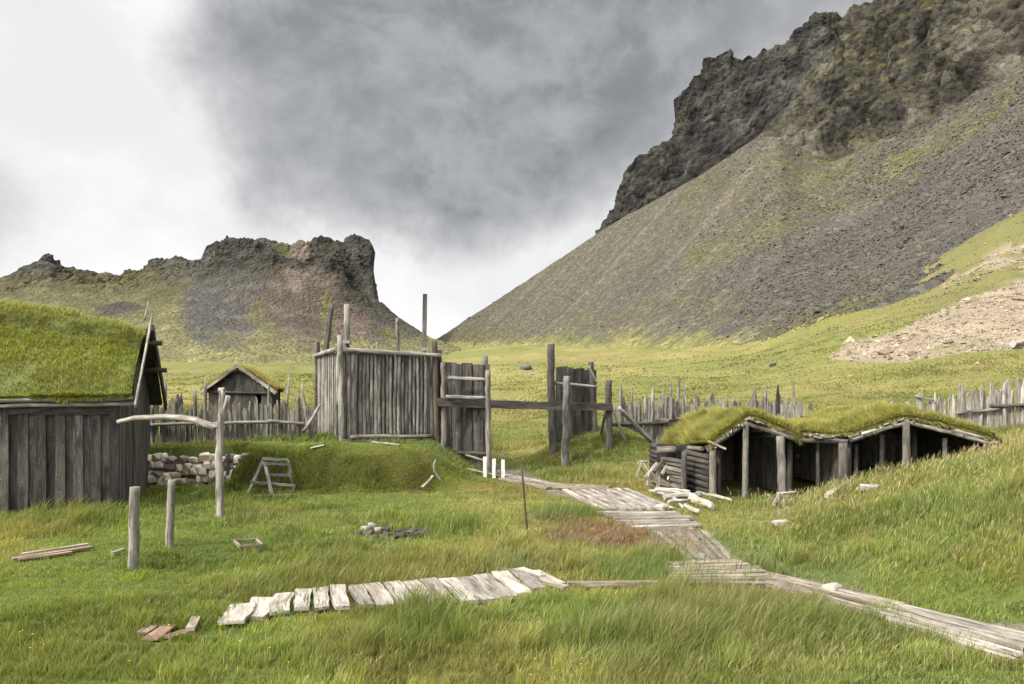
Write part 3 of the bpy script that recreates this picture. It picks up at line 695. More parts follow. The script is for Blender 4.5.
# =================================================================== LEFT TURF HOUSE
hx, hy = -8.30, 16.8
front_dir = Vector((-.962, -.275, 0)); side_dir = Vector((-1.1, 3.8, 0)).normalized(); depth = 3.95
A0 = Vector((hx, hy, 0)); A1 = A0 + side_dir * depth; LEN = 7.5
house = thing('turf_house', A0 + front_dir * LEN / 2 + side_dir * depth / 2, 'large turf roofed house with dark upright boards filling the left edge', 'house')
zb = gz(hx, hy) - .1; EV = 2.30
mb = MB(); plank_wall(mb, A0, A0 + front_dir * LEN, zb, EV - .02, .17, .05, (.35, 1.5), .0, .018, offj=.018); mb.build('front_wall', M_house, house)
mb = MB(); n = 15
for i in range(n):          # gable wall facing the yard
    t = (i + .5) / n; c = A0 + side_dir * depth * t + Vector((side_dir.y, -side_dir.x, 0)) * rnd(-.015, .015); ht_ = EV + 1.60 * (1 - abs(2 * t - 1)) - .05
    mb.board(c + Z * zb, c + Z * ht_, depth / n + .012, .05, side_dir, rnd(.65, 1.3))
mb.build('gable_wall', M_house, house)
mb = MB()
BL = A0 + front_dir * LEN; BR = A1 + front_dir * LEN
plank_wall(mb, BL, BR, zb, EV, .25, .05); plank_wall(mb, A1, BR, zb, EV, .25, .05); mb.build('rear_wall', M_house, house)
out = Vector((side_dir.y, -side_dir.x, 0))        # outward past the gable
fo = Vector((front_dir.y, -front_dir.x, 0)); fo = -fo if fo.y > 0 else fo     # outward in front
mb = MB(); eo = fo * .16
mb.log([A0 + eo + out * .30 + Z * (EV + .10), A0 + eo + front_dir * LEN + Z * (EV + .06)], .05, .055, seg=14, jit=.18); mb.build('eave_pole', M_grey, house)
mb = MB(); mb.log([A0 + eo * .9 + out * .38 + Z * (EV - .01), A0 + eo * .9 + front_dir * 3.4 + Z * (EV - .04)], .045, .04, seg=9, jit=.2); mb.log([A0 + eo * .9 + front_dir * 3.3 + Z * (EV - .03), A0 + eo * .9 + front_dir * LEN + Z * (EV - .06)], .05, .05, seg=9, jit=.2); mb.build('eave_pole', M_pale, house)
mb = MB(); mb.board(A0 + fo * .045 + Z * (EV - .14), A0 + fo * .045 + front_dir * LEN + Z * (EV - .14), .16, .03, Z, .9, seg=12, jit=.1); mb.build('wall_plate', M_house, house)
# roof
nr_, nc_ = 30, 60; grid = np.zeros((nr_, nc_, 3)); ridge_mid = A0.lerp(A1, .5)
ec = A0 + eo * 1.2 + Z * (EV + .17); rc_ = ridge_mid + Z * (EV + 1.72); bc = A1 - eo * 1.2 + Z * (EV + .17)
for j in range(nc_):
    t = j / (nc_ - 1); along = out * (.26) + front_dir * ((LEN + .3) * t); s_ = (LEN + .3) * t
    rise = .72 * (1 - math.exp(-s_ / 1.6)) + .02 * s_
    for i in range(nr_):
        q = i / (nr_ - 1) * 2
        if q <= 1: p = ec.lerp(rc_ + Z * rise, q); bulge = math.sin(q * math.pi) * .16 + q * (1-q) * .2
        else: p = (rc_ + Z * rise).lerp(bc, q - 1); bulge = math.sin((q - 1) * math.pi) * .16
        rnd_r = -.16 * math.exp(-((q - 1) / .12) ** 2)
        grid[i, j] = p + along + Z * (bulge + rnd_r)
grid = grid.transpose(0, 1, 2)
roof_sheet('turf_roof', grid, .16, None, house, 100000, .11, (.135, .165, .030), (.225, .235, .050), 5, hang=.25, yellow=.22)
# rake boards, purlins and the overhanging far slope
mb = MB(); o1 = out * .37
mb.board(A0 + o1 + fo * .34 + Z * (EV - .05), ridge_mid + o1 + Z * (EV + 2.02) + fo * -.02, .10, .035, fo.cross(Z).cross(Z) + Z * .3, 1.25, seg=8, jit=.06); mb.build('rake_board', M_pale, house)
mb = MB(); mb.board(A1 + o1 * 1.0 - fo * .34 + Z * (EV - .25), ridge_mid + o1 + Z * (EV + 1.72), .2, .05, fo + Z * .3, .6, seg=8, jit=.1); mb.build('rake_board', M_dark, house)
for fz, ff in ((1.36, .04), (.72, .24)):
    mb = MB(); c = ridge_mid - fo * depth * ff + Z * (EV + fz); mb.log([c - out * .3, c + out * .56], .07, .06, seg=4, jit=.12); mb.build('purlin', M_dark, house)
mb = MB()
mb.board(A1 + out * .10 - fo * .18 + Z * (EV - .15), ridge_mid + out * .12 + Z * (EV + 1.66), .42, .10, out, .6, seg=8, jit=.03)
mb.build('soffit_board', M_dark, house)
mb = MB(); mb.log([ridge_mid + out * .2 + Z * (EV + 1.9), ridge_mid + out * .25 + fo * -.2 + Z * (EV + 2.35)], .025, .015, seg=3); mb.build('finial_stick', M_grey, house)

# =================================================================== STONE WALL
q0 = P(146, 488, 20.35); q1 = P(241, 488, 20.35); zt_ = 1.0
mb = MB(); x0, x1 = q0.x - .9, q1.x; zb = -.05; rows = 5
for r_ in range(rows):
    x = x0; hrow = (zt_ - .16 - zb) / rows
    while x < x1:
        wq = rnd(.12, .30); hq = hrow * rnd(.85, 1.5); tone = rnd(.8, 1.4); cc = (.50 * tone, .43 * tone, .345 * tone)
        if random.random() < .14: cc = (.20, .17, .15)
        mb.hull((x + wq / 2, 20.42 + rnd(-.04, .05), zb + hrow * (r_ + .5) + rnd(-.05, .05)), wq * .60, .18, hq * .56, cc)
        x += wq * rnd(.92, 1.1)
sw = mb.build('stone_wall', M_stone, None, (0.5 * (x0 + x1), 20.4, 0)); tag(sw, 'dry stone retaining wall of pale rocks under the grassy terrace', 'wall')
mb = MB(); mb.board((x0, 20.62, -.2), (x1 + .3, 20.62, -.2), .01, .01, Z)
mb = MB()
for zz, xx in ((.72, -.35), (.42, -.1), (.15, -.25)):
    mb.log([(x1 + xx, 20.35, zz), (x1 + .28, 20.33, zz + .02)], .05, .05, seg=3)
mb.log([(x1 - .32, 20.3, -.1), (x1 - .30, 20.32, .95)], .045, .04, seg=4); mb.log([(x1 + .22, 20.3, -.1), (x1 + .24, 20.32, .9)], .05, .04, seg=4)
tag(mb.build('timber_crib', M_dark, None, (x1, 20.3, 0)), 'dark little timber frame at the right end of the stone wall', 'timber frame')

# =================================================================== FORKED POST AND BENT RAIL
b = G(220, 518); Y = b.y
th_ = thing('rail_post', b, 'tall knotty pale post holding a bent driftwood rail against the big turf house', 'post')
mb = MB(); mb.log([b - Z * .3, P(220, 480, Y), P(219, 455, Y), P(220, 428, Y), P(222, 410, Y), P(222, 390, Y)], .088, .062, sides=11, seg=4, jit=.14, tint=.95)
mb.log([P(220, 432, Y), P(223, 416, Y), P(228, 396, Y - .04)], .055, .05, seg=3); mb.log([P(219, 391, Y), P(225, 390, Y)], .06, .055, seg=2)
mb.build('trunk', M_pale, th_)
mb = MB(); mb.log([P(118, 422, 16.45), P(135, 418, 16.4), P(165, 416.5, 16.3), P(190, 419, 16.2), P(207, 424, Y), P(217, 428, Y + .02)], .052, .075, sides=10, seg=4, jit=.1)
mb.build('rail', M_pale, th_)
for (x, y, ty, dxx, lab) in ((134, 569, 487, 1, 'round grey post standing alone nearest the camera on the left'), (170, 547, 480, 2, 'slimmer grey post behind the nearest one on the left lawn')):
    b = G(x - 1, y); mb = MB(); mb.log([b - Z * .3, P(x, (y + ty) / 2, b.y), P(x + dxx, ty, b.y)], .078 if x == 134 else .068, .07 if x == 134 else .062, sides=12, seg=7, jit=.07, tint=.78)
    tag(mb.build('post', M_pale, None, b), lab, 'post', 'round posts on the left lawn')

# =================================================================== PALISADES
def stake(mb, px, pyb, pyt, Y, w, kind='b', tint=1.0, leanpx=0, pt=.12):
    b_ = P(px, pyb, Y); t_ = P(px + leanpx, pyt, Y + rnd(-.03, .03)); b_.z -= .25
    if kind == 'b': mb.board(b_, t_, w, .045, XV, tint, seg=5, jit=.09, point=pt * rnd(.5, 1.5))
    else: mb.log([b_, b_.lerp(t_, .5) + XV * rnd(-.02, .02), t_], w / 2, w * .40, sides=8, seg=3, jit=.12, tint=tint, point=.2)
def fence(name, label, spans, rails, M=M_grey, Yf=None, origin=None, talls=()):
    """spans: list (px, top py, width m, tint); Yf(px) depth"""
    t = thing(name, origin, label, 'fence')
    for (px, pt, wd, tint) in spans:
        Y = Yf(px); x = (px - CX) * Y / F; zb_ = gz(x, Y); m = MB(); stake(m, px, HY - F * (zb_ - EYE) / Y, pt, Y, wd, 'b' if random.random() < .72 else 'l', tint, rnd(-1.5, 1.5)); m.build('stake', M, t)
    for (px, pt, lp, wd, tint, mt) in talls:
        Y = Yf(px) + rnd(-.08, .08); x = (px - CX) * Y / F; zb_ = gz(x, Y); m = MB(); stake(m, px, HY - F * (zb_ - EYE) / Y, pt, Y, wd, 'l', tint, lp); m.build('pole', mt, t)
    for (pa, ya, pb, yb, r0, off, mt) in rails:
        m = MB(); m.log([P(pa, ya, Yf(pa) - off), P((pa + pb) / 2, (ya + yb) / 2 + rnd(-1, 1), Yf((pa + pb) / 2) - off), P(pb, yb, Yf(pb) - off)], r0, r0 * .85, seg=5, jit=.12); m.build('rail', mt, t)
    return t
def YL(px): return float(np.interp(px, [120, 150, 320], [21.6, 21.7, 23.2]))
sp = []; px = 146
while px < 316:
    wpx = rnd(4.0, 6.2); top_ = 402 + 5 * math.sin(px * .31) + rnd(-5, 7); sp.append((px, top_, wpx * YL(px) / F * .97, rnd(.62, 1.25))); px += wpx
random.seed(21)
fence('palisade_fence', 'rough grey palisade of pointed stakes on the terrace between turf house and tower', sp,
      [(130, 426, 200, 423.5, .05, .13, M_pale), (196, 425, 276, 422, .055, .13, M_pale), (268, 421, 306, 424, .05, .14, M_pale)], M_grey, YL, P(230, 445, 22),
      [(161, 379, 5, .09, 1.0, M_grey), (181, 392, 0, .12, .7, M_grey), (194, 387, 1, .13, .8, M_grey), (205, 378, 1, .10, 1.0, M_grey), (267, 382, 2, .10, .9, M_grey),
       (284, 375, 5, .10, 1.05, M_grey), (297, 392, 1, .16, .85, M_grey), (151, 403, -1, .12, .7, M_grey), (236, 405, 1, .1, .9, M_grey), (250, 401, 0, .1, .95, M_grey)])
for (p0, p1, r_, mt, lab) in (((308, 434, 22.5), (302, 384, 22.7), .045, M_pale, 'pale slanting pole leaning over the fence left of the tower'), ((303, 432, 22.3), (320, 405, 22.9), .06, M_grey, 'short thick pole leaning against the tower from the left'),
                              ((313, 440, 22.6), (304, 406, 22.5), .04, M_grey, 'thin grey stick leaning at the fence end beside the tower')):
    a, b_ = P(*p0), P(*p1); mb = MB(); mb.log([a, a.lerp(b_, .5), b_], r_, r_ * .8, seg=3, jit=.15); tag(mb.build('leaning_pole', mt, None, a), lab, 'pole')

# =================================================================== SMALL GABLED HUT BEHIND THE FENCE
Yh = 25.5; hl, hr = P(209, 440, Yh), P(272, 440, Yh); zt0 = P(0, 391, Yh).z; apex = P(240, 367, Yh); bk = Vector((-.75, 3.4, 0)); gb = gz(hl.x, Yh) - .1
hut = thing('small_turf_hut', Vector(((hl.x + hr.x) / 2, Yh + 1.5, gb)), 'small gabled hut with turf roof behind the palisade, left of the tower', 'hut')
mb = MB(); n = 12
for i in range(n):
    t = (i + .5) / n; x = hl.x + (hr.x - hl.x) * t; ztop = zt0 + (apex.z - zt0) * (1 - abs((x - apex.x) / (hr.x - apex.x)) if x > apex.x else 1 - abs((x - apex.x) / (apex.x - hl.x)))
    if 258 < (CX + F * x / Yh) < 260: ztop_low = zt0 - .55; mb.board((x, Yh + .35, gb), (x, Yh + .35, ztop_low), .17, .04, XV, .45); mb.board((x, Yh, zt0 - .1), (x, Yh, ztop - .04), .17, .04, XV, rnd(.6, 1.0)); continue
    mb.board((x, Yh, gb), (x, Yh, ztop - .04), (hr.x - hl.x) / n + .01, .04, XV, rnd(.6, 1.15))
mb.build('front_wall', M_house, hut)
mb = MB(); plank_wall(mb, hl + bk, hl, gb, zt0, .2); plank_wall(mb, hr, hr + bk, gb, zt0, .2); plank_wall(mb, hl + bk, hr + bk, gb, zt0, .2); mb.build('side_wall', M_house, hut)
mb = MB(); mb.log([(hl.x - .1, Yh - .06, zt0 - .02), (hr.x + .15, Yh - .06, zt0 - .08)], .04, .04, seg=4); mb.build('tie_beam', M_house, hut)
mb = MB(); fr_ = Vector((0, -.22, 0)); eL = P(202, 393, Yh) ; eR = P(278, 393, Yh)
for e in (eL, eR): mb.board(e + fr_, apex + fr_ + Z * .04, .10, .04, Z, 1.3, seg=4)
mb.build('rake_board', M_grey, hut)
g = np.zeros((20, 21, 3))
for j in range(21):
    t = j / 20
    cross = eL.lerp(apex, t * 2) if t <= .5 else apex.lerp(eR, t * 2 - 1)
    for i in range(20): g[i, j] = cross + fr_ * .8 + (bk + Vector((0, .3, 0))) * (i / 19) + Z * (.09 + .04 * math.sin(i * .33) - .10 * math.exp(-((t - .5) / .08) ** 2) )
roof_sheet('turf_roof', g, .10, None, hut, 11000, .10, (.19, .185, .045), (.28, .25, .075), 15, hang=.3, yellow=.4)

# =================================================================== PLANK TOWER
TL = P(342, 440, 22.5); TR = P(437, 438, 23.7); TB_ = P(318, 430, 26.0); TBR = TR + (TB_ - TL); zt1 = P(0, 350, 22.5).z; gb = .75
tower = thing('plank_tower', Vector(((TL.x + TBR.x) / 2, (TL.y + TBR.y) / 2, 1.0)), 'square lookout tower of upright grey planks with bare poles sticking up', 'tower')
def xy(v): return (v.x, v.y)
mb = MB(); plank_wall(mb, xy(TL + YV * .07), xy(TR + YV * .07), .95, zt1 - .1, .3, .03, (.3, .4)); nq = 25
for i in range(nq):
    c = TL.lerp(TR, (i + .6) / nq); c = Vector((c.x + rnd(-.01, .01), c.y + rnd(-.02, .02), 0)); mb.log([c + Z * .95, c + XV * rnd(-.015, .015) + Z * 2.2, c + XV * rnd(-.02, .02) + Z * (zt1 - .05 + rnd(-.01, .03))], rnd(.052, .066), None, sides=8, seg=4, jit=.13, tint=rnd(.5, 1.35))
mb.build('front_wall', M_grey, tower)
mb = MB(); plank_wall(mb, xy(TB_), xy(TL), .9, zt1 - .06, .15, .05, (.85, 1.4), .015, .008, z1b=zt1 - .06, offj=.012); mb.build('side_wall', M_grey, tower)
mb = MB(); plank_wall(mb, xy(TR), xy(TBR), .9, zt1 - .1, .16, .05, (.5, .9)); plank_wall(mb, xy(TBR), xy(TB_), .9, zt1 - .1, .16, .05, (.5, .9)); mb.build('rear_wall', M_grey, tower)
mb = MB(); ds = (TB_ - TL).normalized(); nS = Vector((-ds.y, ds.x, 0)); c0 = TL + ds * .42
mb.board(Vector((c0.x, c0.y, 1.0)) + nS * .045, Vector((c0.x, c0.y, 2.05)) + nS * .045, .30, .012, ds, .12); mb.build('doorway', M_dark, tower)
off = Vector((.02, -.1, 0))
def pole(name, a, b_, r, m=M_grey, tint=1.0, par=None, jit=.09, r1=None, seg=5):
    mb = MB(); mb.log([a, Vector(a).lerp(b_, .5), b_], r, r1 or r * .9, sides=10, seg=seg, jit=jit, tint=tint); return mb.build(name, m, par)
pole('corner_post', P(342, 448, 22.4) - Z * .2, P(340, 335, 22.4), .085, M_grey, 1.15, tower)
pole('corner_post', P(438, 446, 23.6) - Z * .3, P(434, 341, 23.6), .095, M_brown, .8, tower)
pole('corner_post', P(318, 436, 25.9) - Z * .3, P(317, 342, 25.9), .09, M_house, 1.0, tower)
pole('top_rail', Vector((TL.x - .08, TL.y - .1, zt1 + .0)), Vector((TR.x + .12, TR.y - .1, P(0, 355.5, 23.7).z)), .075, M_pale, 1, tower)
pole('top_rail', Vector((TL.x - .1, TL.y - .1, zt1 + .02)), Vector((TB_.x - .1, TB_.y, P(0, 355.5, 26).z)), .07, M_pale, 1.1, tower)
pole('top_rail', Vector((TB_.x, TB_.y, zt1 - .02)), Vector((TBR.x, TBR.y, zt1 - .05)), .07, M_pale, 1, tower)
pole('sill_log', P(350, 437, 22.35), P(432, 436, 23.5), .055, M_grey, 1.1, tower)
pole('sill_log', P(341, 441, 22.25), P(420, 440, 23.3), .045, M_dark, 1.1, tower)
for (x0, yb, x1, yt, Y, r, m, tn, brd) in ((325, 350, 332, 304, 25.9, .09, M_house, 1.1, 0), (346, 348, 347, 304, 23.2, .085, M_grey, 1.1, 0), (398, 354, 397, 318, 26.2, .06, M_pale, .8, 0), (424, 356, 425, 294, 24.3, .10, M_house, 1.35, 1), (377, 352, 377, 342, 26, .035, M_pale, .9, 0)):
    a = P(x0, yb + 12, Y); b_ = P(x1, yt, Y)
    if brd: mb = MB(); mb.board(a, b_, .13, .09, XV, tn, seg=5, jit=.03); mb.build('upright_pole', m, tower)
    else: pole('upright_pole', a, b_, r, m, tn, tower, r1=r * .95)
for (x, y, Y) in ((347, 342, 23.0), (426, 349, 24.0)):
    mb = MB(); a = P(x - 4, y, Y); mb.board(a, a + XV * .22, .10, .2, Z, 1.2, seg=1); mb.build('block', M_pale, tower)

# =================================================================== GATE
gate = thing('palisade_gate', P(515, 470, 24.3), 'open timber gateway: two plank wing panels joined by a long dark crossbeam', 'gate')
gy = 23.3
mb = MB(); a = P(440, 0, 23.9); b_ = P(489, 0, 23.4); plank_wall(mb, xy(a), xy(b_), .0, P(0, 362, 23.8).z, .17, .045, (.6, 1.25), .04, .01, z1b=P(0, 364, 23.4).z); mb.build('wing_panel', M_house, gate)
mb = MB(); a = P(556, 0, 24.9); b_ = P(596, 0, 25.3); plank_wall(mb, xy(a), xy(b_), -.05, P(0, 366, 24.9).z, .14, .045, (.6, 1.25), .03, .01, z1b=P(0, 370, 25.3).z); mb.build('wing_panel', M_house, gate)
for (pb, yb, pt, yt, Y, r, m, tn) in ((444, 448, 444, 362, 23.3, .085, M_grey, .8), (440, 440, 439, 350, 24.1, .09, M_dark, 1), (487, 470, 485, 356, 23.7, .105, M_pale, .75), (488, 479, 488, 370, 22.6, .075, M_pale, .85),
                                      (553, 470, 551, 344, 24.4, .125, M_house, .9), (566, 474, 567, 376, 23.6, .11, M_grey, .75), (597, 462, 591, 362, 25.2, .10, M_dark, 1.3), (609, 458, 609, 380, 24.2, .105, M_dark, 1.3)):
    a, b_ = P(pb, yb, Y), P(pt, yt, Y); mb = MB(); mb.log([a - Z * .25, a.lerp(b_, .35), a.lerp(b_, .7), b_], r, r * .88, sides=10, seg=5, jit=.16, tint=tn * .85); mb.build('gate_post', m, gate)
for (pa, ya, Ya, pb, yb, Yb, r, m, sq) in ((436, 402, 23.2, 612, 407, 24.1, .115, M_dark, 1), (448, 378, 23.3, 486, 380, 23.1, .06, M_grey, 0), (446, 397, 23.1, 486, 398, 22.9, .06, M_grey, 0), (554, 383, 24.5, 597, 387, 24.7, .055, M_grey, 0), (448, 452, 23.6, 488, 454, 23.2, .06, M_dark, 0),
                                       (557, 453, 24.7, 590, 455, 24.9, .06, M_grey, 0), (589, 366, 24.8, 597, 383, 24.9, .03, M_pale, 0)):
    mb = MB(); a, b_ = P(pa, ya, Ya), P(pb, yb, Yb)
    if sq: mb.board(a, b_, .23, .16, Z, .8, seg=12, jit=.08); mb.build('crossbeam', m, gate)
    else: mb.log([a, a.lerp(b_, .5), b_], r, r * .9, seg=4, jit=.1); mb.build('rail', m, gate)
for (pa, ya, Ya, pb, yb, Yb, r, m, lab) in ((619, 408, 24.2, 653, 443, 25.2, .07, M_pale, 'thick pale pole propped diagonally against the right gate post'), (611, 405, 24.1, 629, 450, 24.6, .045, M_pale, 'thin pale pole leaning down from the end of the gate crossbeam'),
                                        (606, 410, 24.4, 598, 444, 24.9, .05, M_dark, 'dark short brace pole leaning behind the right gate post')):
    mb = MB(); a, b_ = P(pa, ya, Ya), P(pb, yb, Yb); mb.log([a, a.lerp(b_, .5), b_], r * .9, r, seg=4, jit=.1); tag(mb.build('brace_pole', m, None, b_), lab, 'pole')

# =================================================================== RIGHT PALISADES
def YR(px): return float(np.interp(px, [600, 690, 1100], [26.6, 27.4, 24.0]))
random.seed(33); sp = []; px = 616
while px < 692:
    wpx = rnd(3.4, 6.0); sp.append((px, 402 + rnd(-9, 9), wpx * YR(px) / F * 1.15, rnd(.6, 1.2))); px += wpx
fence('palisade_fence', 'ragged palisade of grey stakes right of the gate, behind the grass mound', sp, [(608, 424, 672, 422, .07, .14, M_dark), (655, 419, 692, 421, .06, .14, M_pale)], M_grey, YR, P(650, 440, 27),
      [(621, 381, 0, .12, 1, M_grey), (631, 389, 1, .1, .9, M_grey), (652, 386, 1, .15, .9, M_grey), (662, 388, 1, .10, .9, M_grey), (669, 378, 2, .09, 1.2, M_grey), (678, 376, 1, .12, 1.1, M_grey), (685, 381, 0, .08, 1.3, M_grey),
       (649, 399, 0, .12, .8, M_grey), (639, 400, 0, .12, .8, M_grey), (672, 408, 0, .26, .4, M_dark)])
sp = []
for px, top_ in ((691, 400), (704, 403), (708, 399), (724, 402), (732, 398), (740, 402), (745, 403), (757, 401), (767, 400), (785, 399), (792, 403), (810, 404), (816, 406), (693, 404), (697, 396), (701, 408), (713, 394), (718, 402), (721, 397), (728, 399), (735, 402), (749, 400), (754, 388), (761, 402), (763, 398), (771, 405), (775, 401), (779, 395), (783, 404), (788, 408)): sp.append((px, top_ - 1.5, rnd(.12, .20), rnd(.65, 1.15)))
fence('palisade_fence', 'broken palisade stakes sticking up behind the left open turf shed roof', sp, [], M_grey, YR, P(740, 440, 27),
      [(756, 387, -1, .13, 1.1, M_grey), (765, 381, 1, .10, .95, M_grey), (777, 384, 1, .15, .5, M_dark), (696, 391, 0, .09, .9, M_grey)])
t = thing('split_stump', P(796, 425, 25.5), 'pale splintered stump bundle with one tall spike, between the two sheds', 'stump')
for (px, pt, lp, wd) in ((792, 404, 0, .24), (795, 378, -2, .10), (798, 400, 1, .20), (803, 402, 1, .12), (789, 412, -1, .10)):
    m = MB(); stake(m, px, 435, pt, 25.5 + rnd(-.1, .1), wd, 'b', 1.0, lp, .35); m.build('splinter', M_pale, t)
sp = []; px = 862; random.seed(12)
while px < 1062:
    wpx = rnd(3.4, 6.4); base_t = np.interp(px, [862, 890, 930, 945, 960, 985, 1024, 1062], [410, 408, 408, 402, 396, 396, 392, 388]); hi_ = rnd(0, 1) < .28
    sp.append((px, base_t - 4 + rnd(-4, 5) - (9 if hi_ else 0), wpx * YR(px) / F * .95, rnd(.8, 1.35))); px += wpx * (1.7 if px < 900 else 1.0)
fence('palisade_fence', 'pale pointed stake palisade on the slope at the right edge', sp, [(955, 413, 1000, 409, .05, .12, M_grey), (990, 405.5, 1075, 404, .06, .12, M_dark), (915, 396, 934, 400, .035, .1, M_grey)], M_pale, YR, P(1000, 430, 24.5),
      [(980, 384, 2, .12, 1.3, M_grey), (966, 386, 0, .10, 1.2, M_grey), (1004, 382, 0, .14, 1.2, M_grey), (1023, 378, 1, .14, 1.2, M_grey), (934, 392, 1, .13, 1.3, M_grey), (1041, 380, 0, .12, 1.1, M_grey)])

# =================================================================== OPEN TURF SHEDS
def shed_roof(par, pts, back, thick, nb, seed, skew=0.0, hump=.05):
    """pts: underside polyline along the front; turf slab above it"""
    pts = [Vector(p) for p in pts]; n = 70; cum = [0]
    for a, b_ in zip(pts, pts[1:]): cum.append(cum[-1] + (b_ - a).length)
    arr = np.array([p[:] for p in pts]); u = np.linspace(0, cum[-1], n); cr = np.stack([np.interp(u, cum, arr[:, k]) for k in range(3)], 1)
    ker = np.array([1, 2, 3, 4, 5, 4, 3, 2, 1.]); ker /= ker.sum(); pad = np.pad(cr[:, 2], 4, mode='edge'); cr[:, 2] = np.convolve(pad, ker, 'valid')
    nr = 26; g = np.zeros((nr, n, 3))
    for i in range(nr):
        t = i / (nr - 1); g[i] = cr + np.array(back) * t; g[i, :, 2] -= skew * np.clip(1 - u / cum[-1] * 1.6, 0, 1) * t; g[i, :, 2] += thick + hump * math.sin(min(1, t * 2.2) * math.pi / 2) + .0 * t
        e = min(1, t / .06); g[i, :, 2] -= (1 - e) * thick * .35
        ed = np.clip(np.minimum(np.arange(n), n - 1 - np.arange(n)) / 6, 0, 1); g[i, :, 2] -= (1 - ed ** .6) * thick * .6
    return roof_sheet('turf_roof', g, thick * .75, None, par, nb, .16, (.185, .21, .040), (.30, .29, .075), seed, hang=.3, yellow=.42)
# --- left shed
FY = 18.6
apx = P(747, 421, FY); eaL = P(715, 443, FY - .1); eaR = P(792, 438, FY - .1); bkv = Vector((-.62, 3.0, -.26))
shed = thing('turf_shed', P(745, 495, 20), 'left open fronted turf shed with a gable carried on grey posts', 'shed')
shed_roof(shed, [eaL + Vector((-.12, 0, -.06)), apx + Z * .05, eaR + Vector((.15, 0, -.05))], bkv, .21, 30000, 25, skew=.25)
def zpost(px, pt, Y, r, m, tn, par, name='post', lean=0):
    x = (px - CX) * Y / F; b_ = Vector((x, Y, gz(x, Y) - .15)); t_ = P(px + lean, pt, Y); mb = MB(); mb.log([b_, b_.lerp(t_, .5), t_], r, r * .93, sides=10, seg=4, jit=.07, tint=tn); return mb.build(name, m, par)
zpost(713, 450, 18.5, .085, M_pale, .72, shed); zpost(745, 424, 18.45, .07, M_pale, .62, shed, lean=1); zpost(783, 436, 18.35, .10, M_pale, .68, shed, lean=-3); zpost(719, 450, 19.0, .06, M_house, .9, shed); zpost(790, 442, 19.0, .07, M_house, .9, shed); zpost(773, 450, 20.4, .06, M_house, .8, shed)
mb = MB(); sdir = Vector((-.27, .96, 0)); c = P(711, 0, 18.7); c.z = 0; zz = gz(c.x, c.y) - .05; k_ = 0
while zz < 1.0:
    rr_ = rnd(.065, .085); mb.log([c + Z * (zz + rr_), c + sdir * 1.6 + Z * (zz + rr_ + rnd(-.02, .02)), c + sdir * 3.2 + Z * (zz + rr_)], rr_, rr_, seg=3, jit=.1, tint=rnd(.4, .9)); zz += rr_ * 1.85
mb.build('log_wall', M_dark, shed)
bkc = Vector((bkv.x, bkv.y, 0)); a = Vector((eaL.x, eaL.y, 0)) + bkc * .93; b_ = Vector((eaR.x, eaR.y, 0)) + bkc * .93
mb = MB(); plank_wall(mb, xy(a), xy(b_), .0, 1.35, .22, .05, (.9, 2.0)); a2 = Vector((apx.x, apx.y, 0)) + bkc * .93
mb.board(a2 + Z * 1.5 - XV * .7, a2 + Z * 1.5 + XV * .7, .45, .05, Z, .35); mb.build('back_wall', M_dark, shed)
mb = MB(); plank_wall(mb, xy(eaR + XV * -.05 + YV * .5), xy(Vector((eaR.x, eaR.y, 0)) + bkc * .93), .1, 1.4, .2, .05, (.4, .8)); mb.build('side_wall', M_dark, shed)
mb = MB(); lo = Z * .02
mb.log([eaL + Vector((-.05, -.1, -.02)), apx + Vector((0, -.1, -.04))], .045, .04, seg=4, jit=.15, tint=.5); mb.build('rafter', M_grey, shed)
mb = MB(); mb.log([apx + Vector((-.1, -.1, -.03)), eaR + Vector((.05, -.1, -.02))], .045, .05, seg=4, jit=.15, tint=.75); mb.build('rafter', M_grey, shed)
for q in (.33, .66):
    mb = MB(); mb.log([apx.lerp(eaR, q) - Z * .08, apx.lerp(eaR, q) - Z * .08 + bkv], .05, .05, seg=3, tint=.7); mb.build('purlin', M_dark, shed)
mb = MB(); mb.log([P(702, 449, 18.9), P(668, 445, 21.4)], .05, .05, seg=4, tint=.8); mb.build('eave_pole', M_grey, shed)
# birch and driftwood bits packed at the turf edge
def edge_bits(par, path, n, m, seed_):
    random.seed(seed_)
    path = [Vector(p) for p in path]
    for i in range(n):
        t = rnd(0, len(path) - 1.001); k_ = int(t); p = path[k_].lerp(path[k_ + 1], t - k_) + Vector((rnd(-.02, .02), rnd(-.14, -.05), rnd(.0, .09)))
        d = (path[k_ + 1] - path[k_]).normalized() if random.random() < .6 else Vector((rnd(-.4, .4), -1, rnd(-.1, .1))).normalized()
        L = rnd(.08, .24); mb = MB(); mb.log([p, p + d * L + Z * rnd(-.03, .02)], rnd(.016, .034), None, sides=6, seg=2, jit=.3, tint=rnd(.2, .85)); mb.build('edge_stick', m, par)
edge_bits(shed, [eaL, apx, eaR], 26, M_drift, 3)
edge_bits(shed, [P(715, 449, 18.5), P(700, 449, 19.6), P(680, 446, 21)], 16, M_drift, 4)
mb = MB(); mb.board(P(708, 441, 18.4), P(726, 449, 18.3), .05, .03, Z, 1.1); mb.build('loose_stick', M_drift, shed)
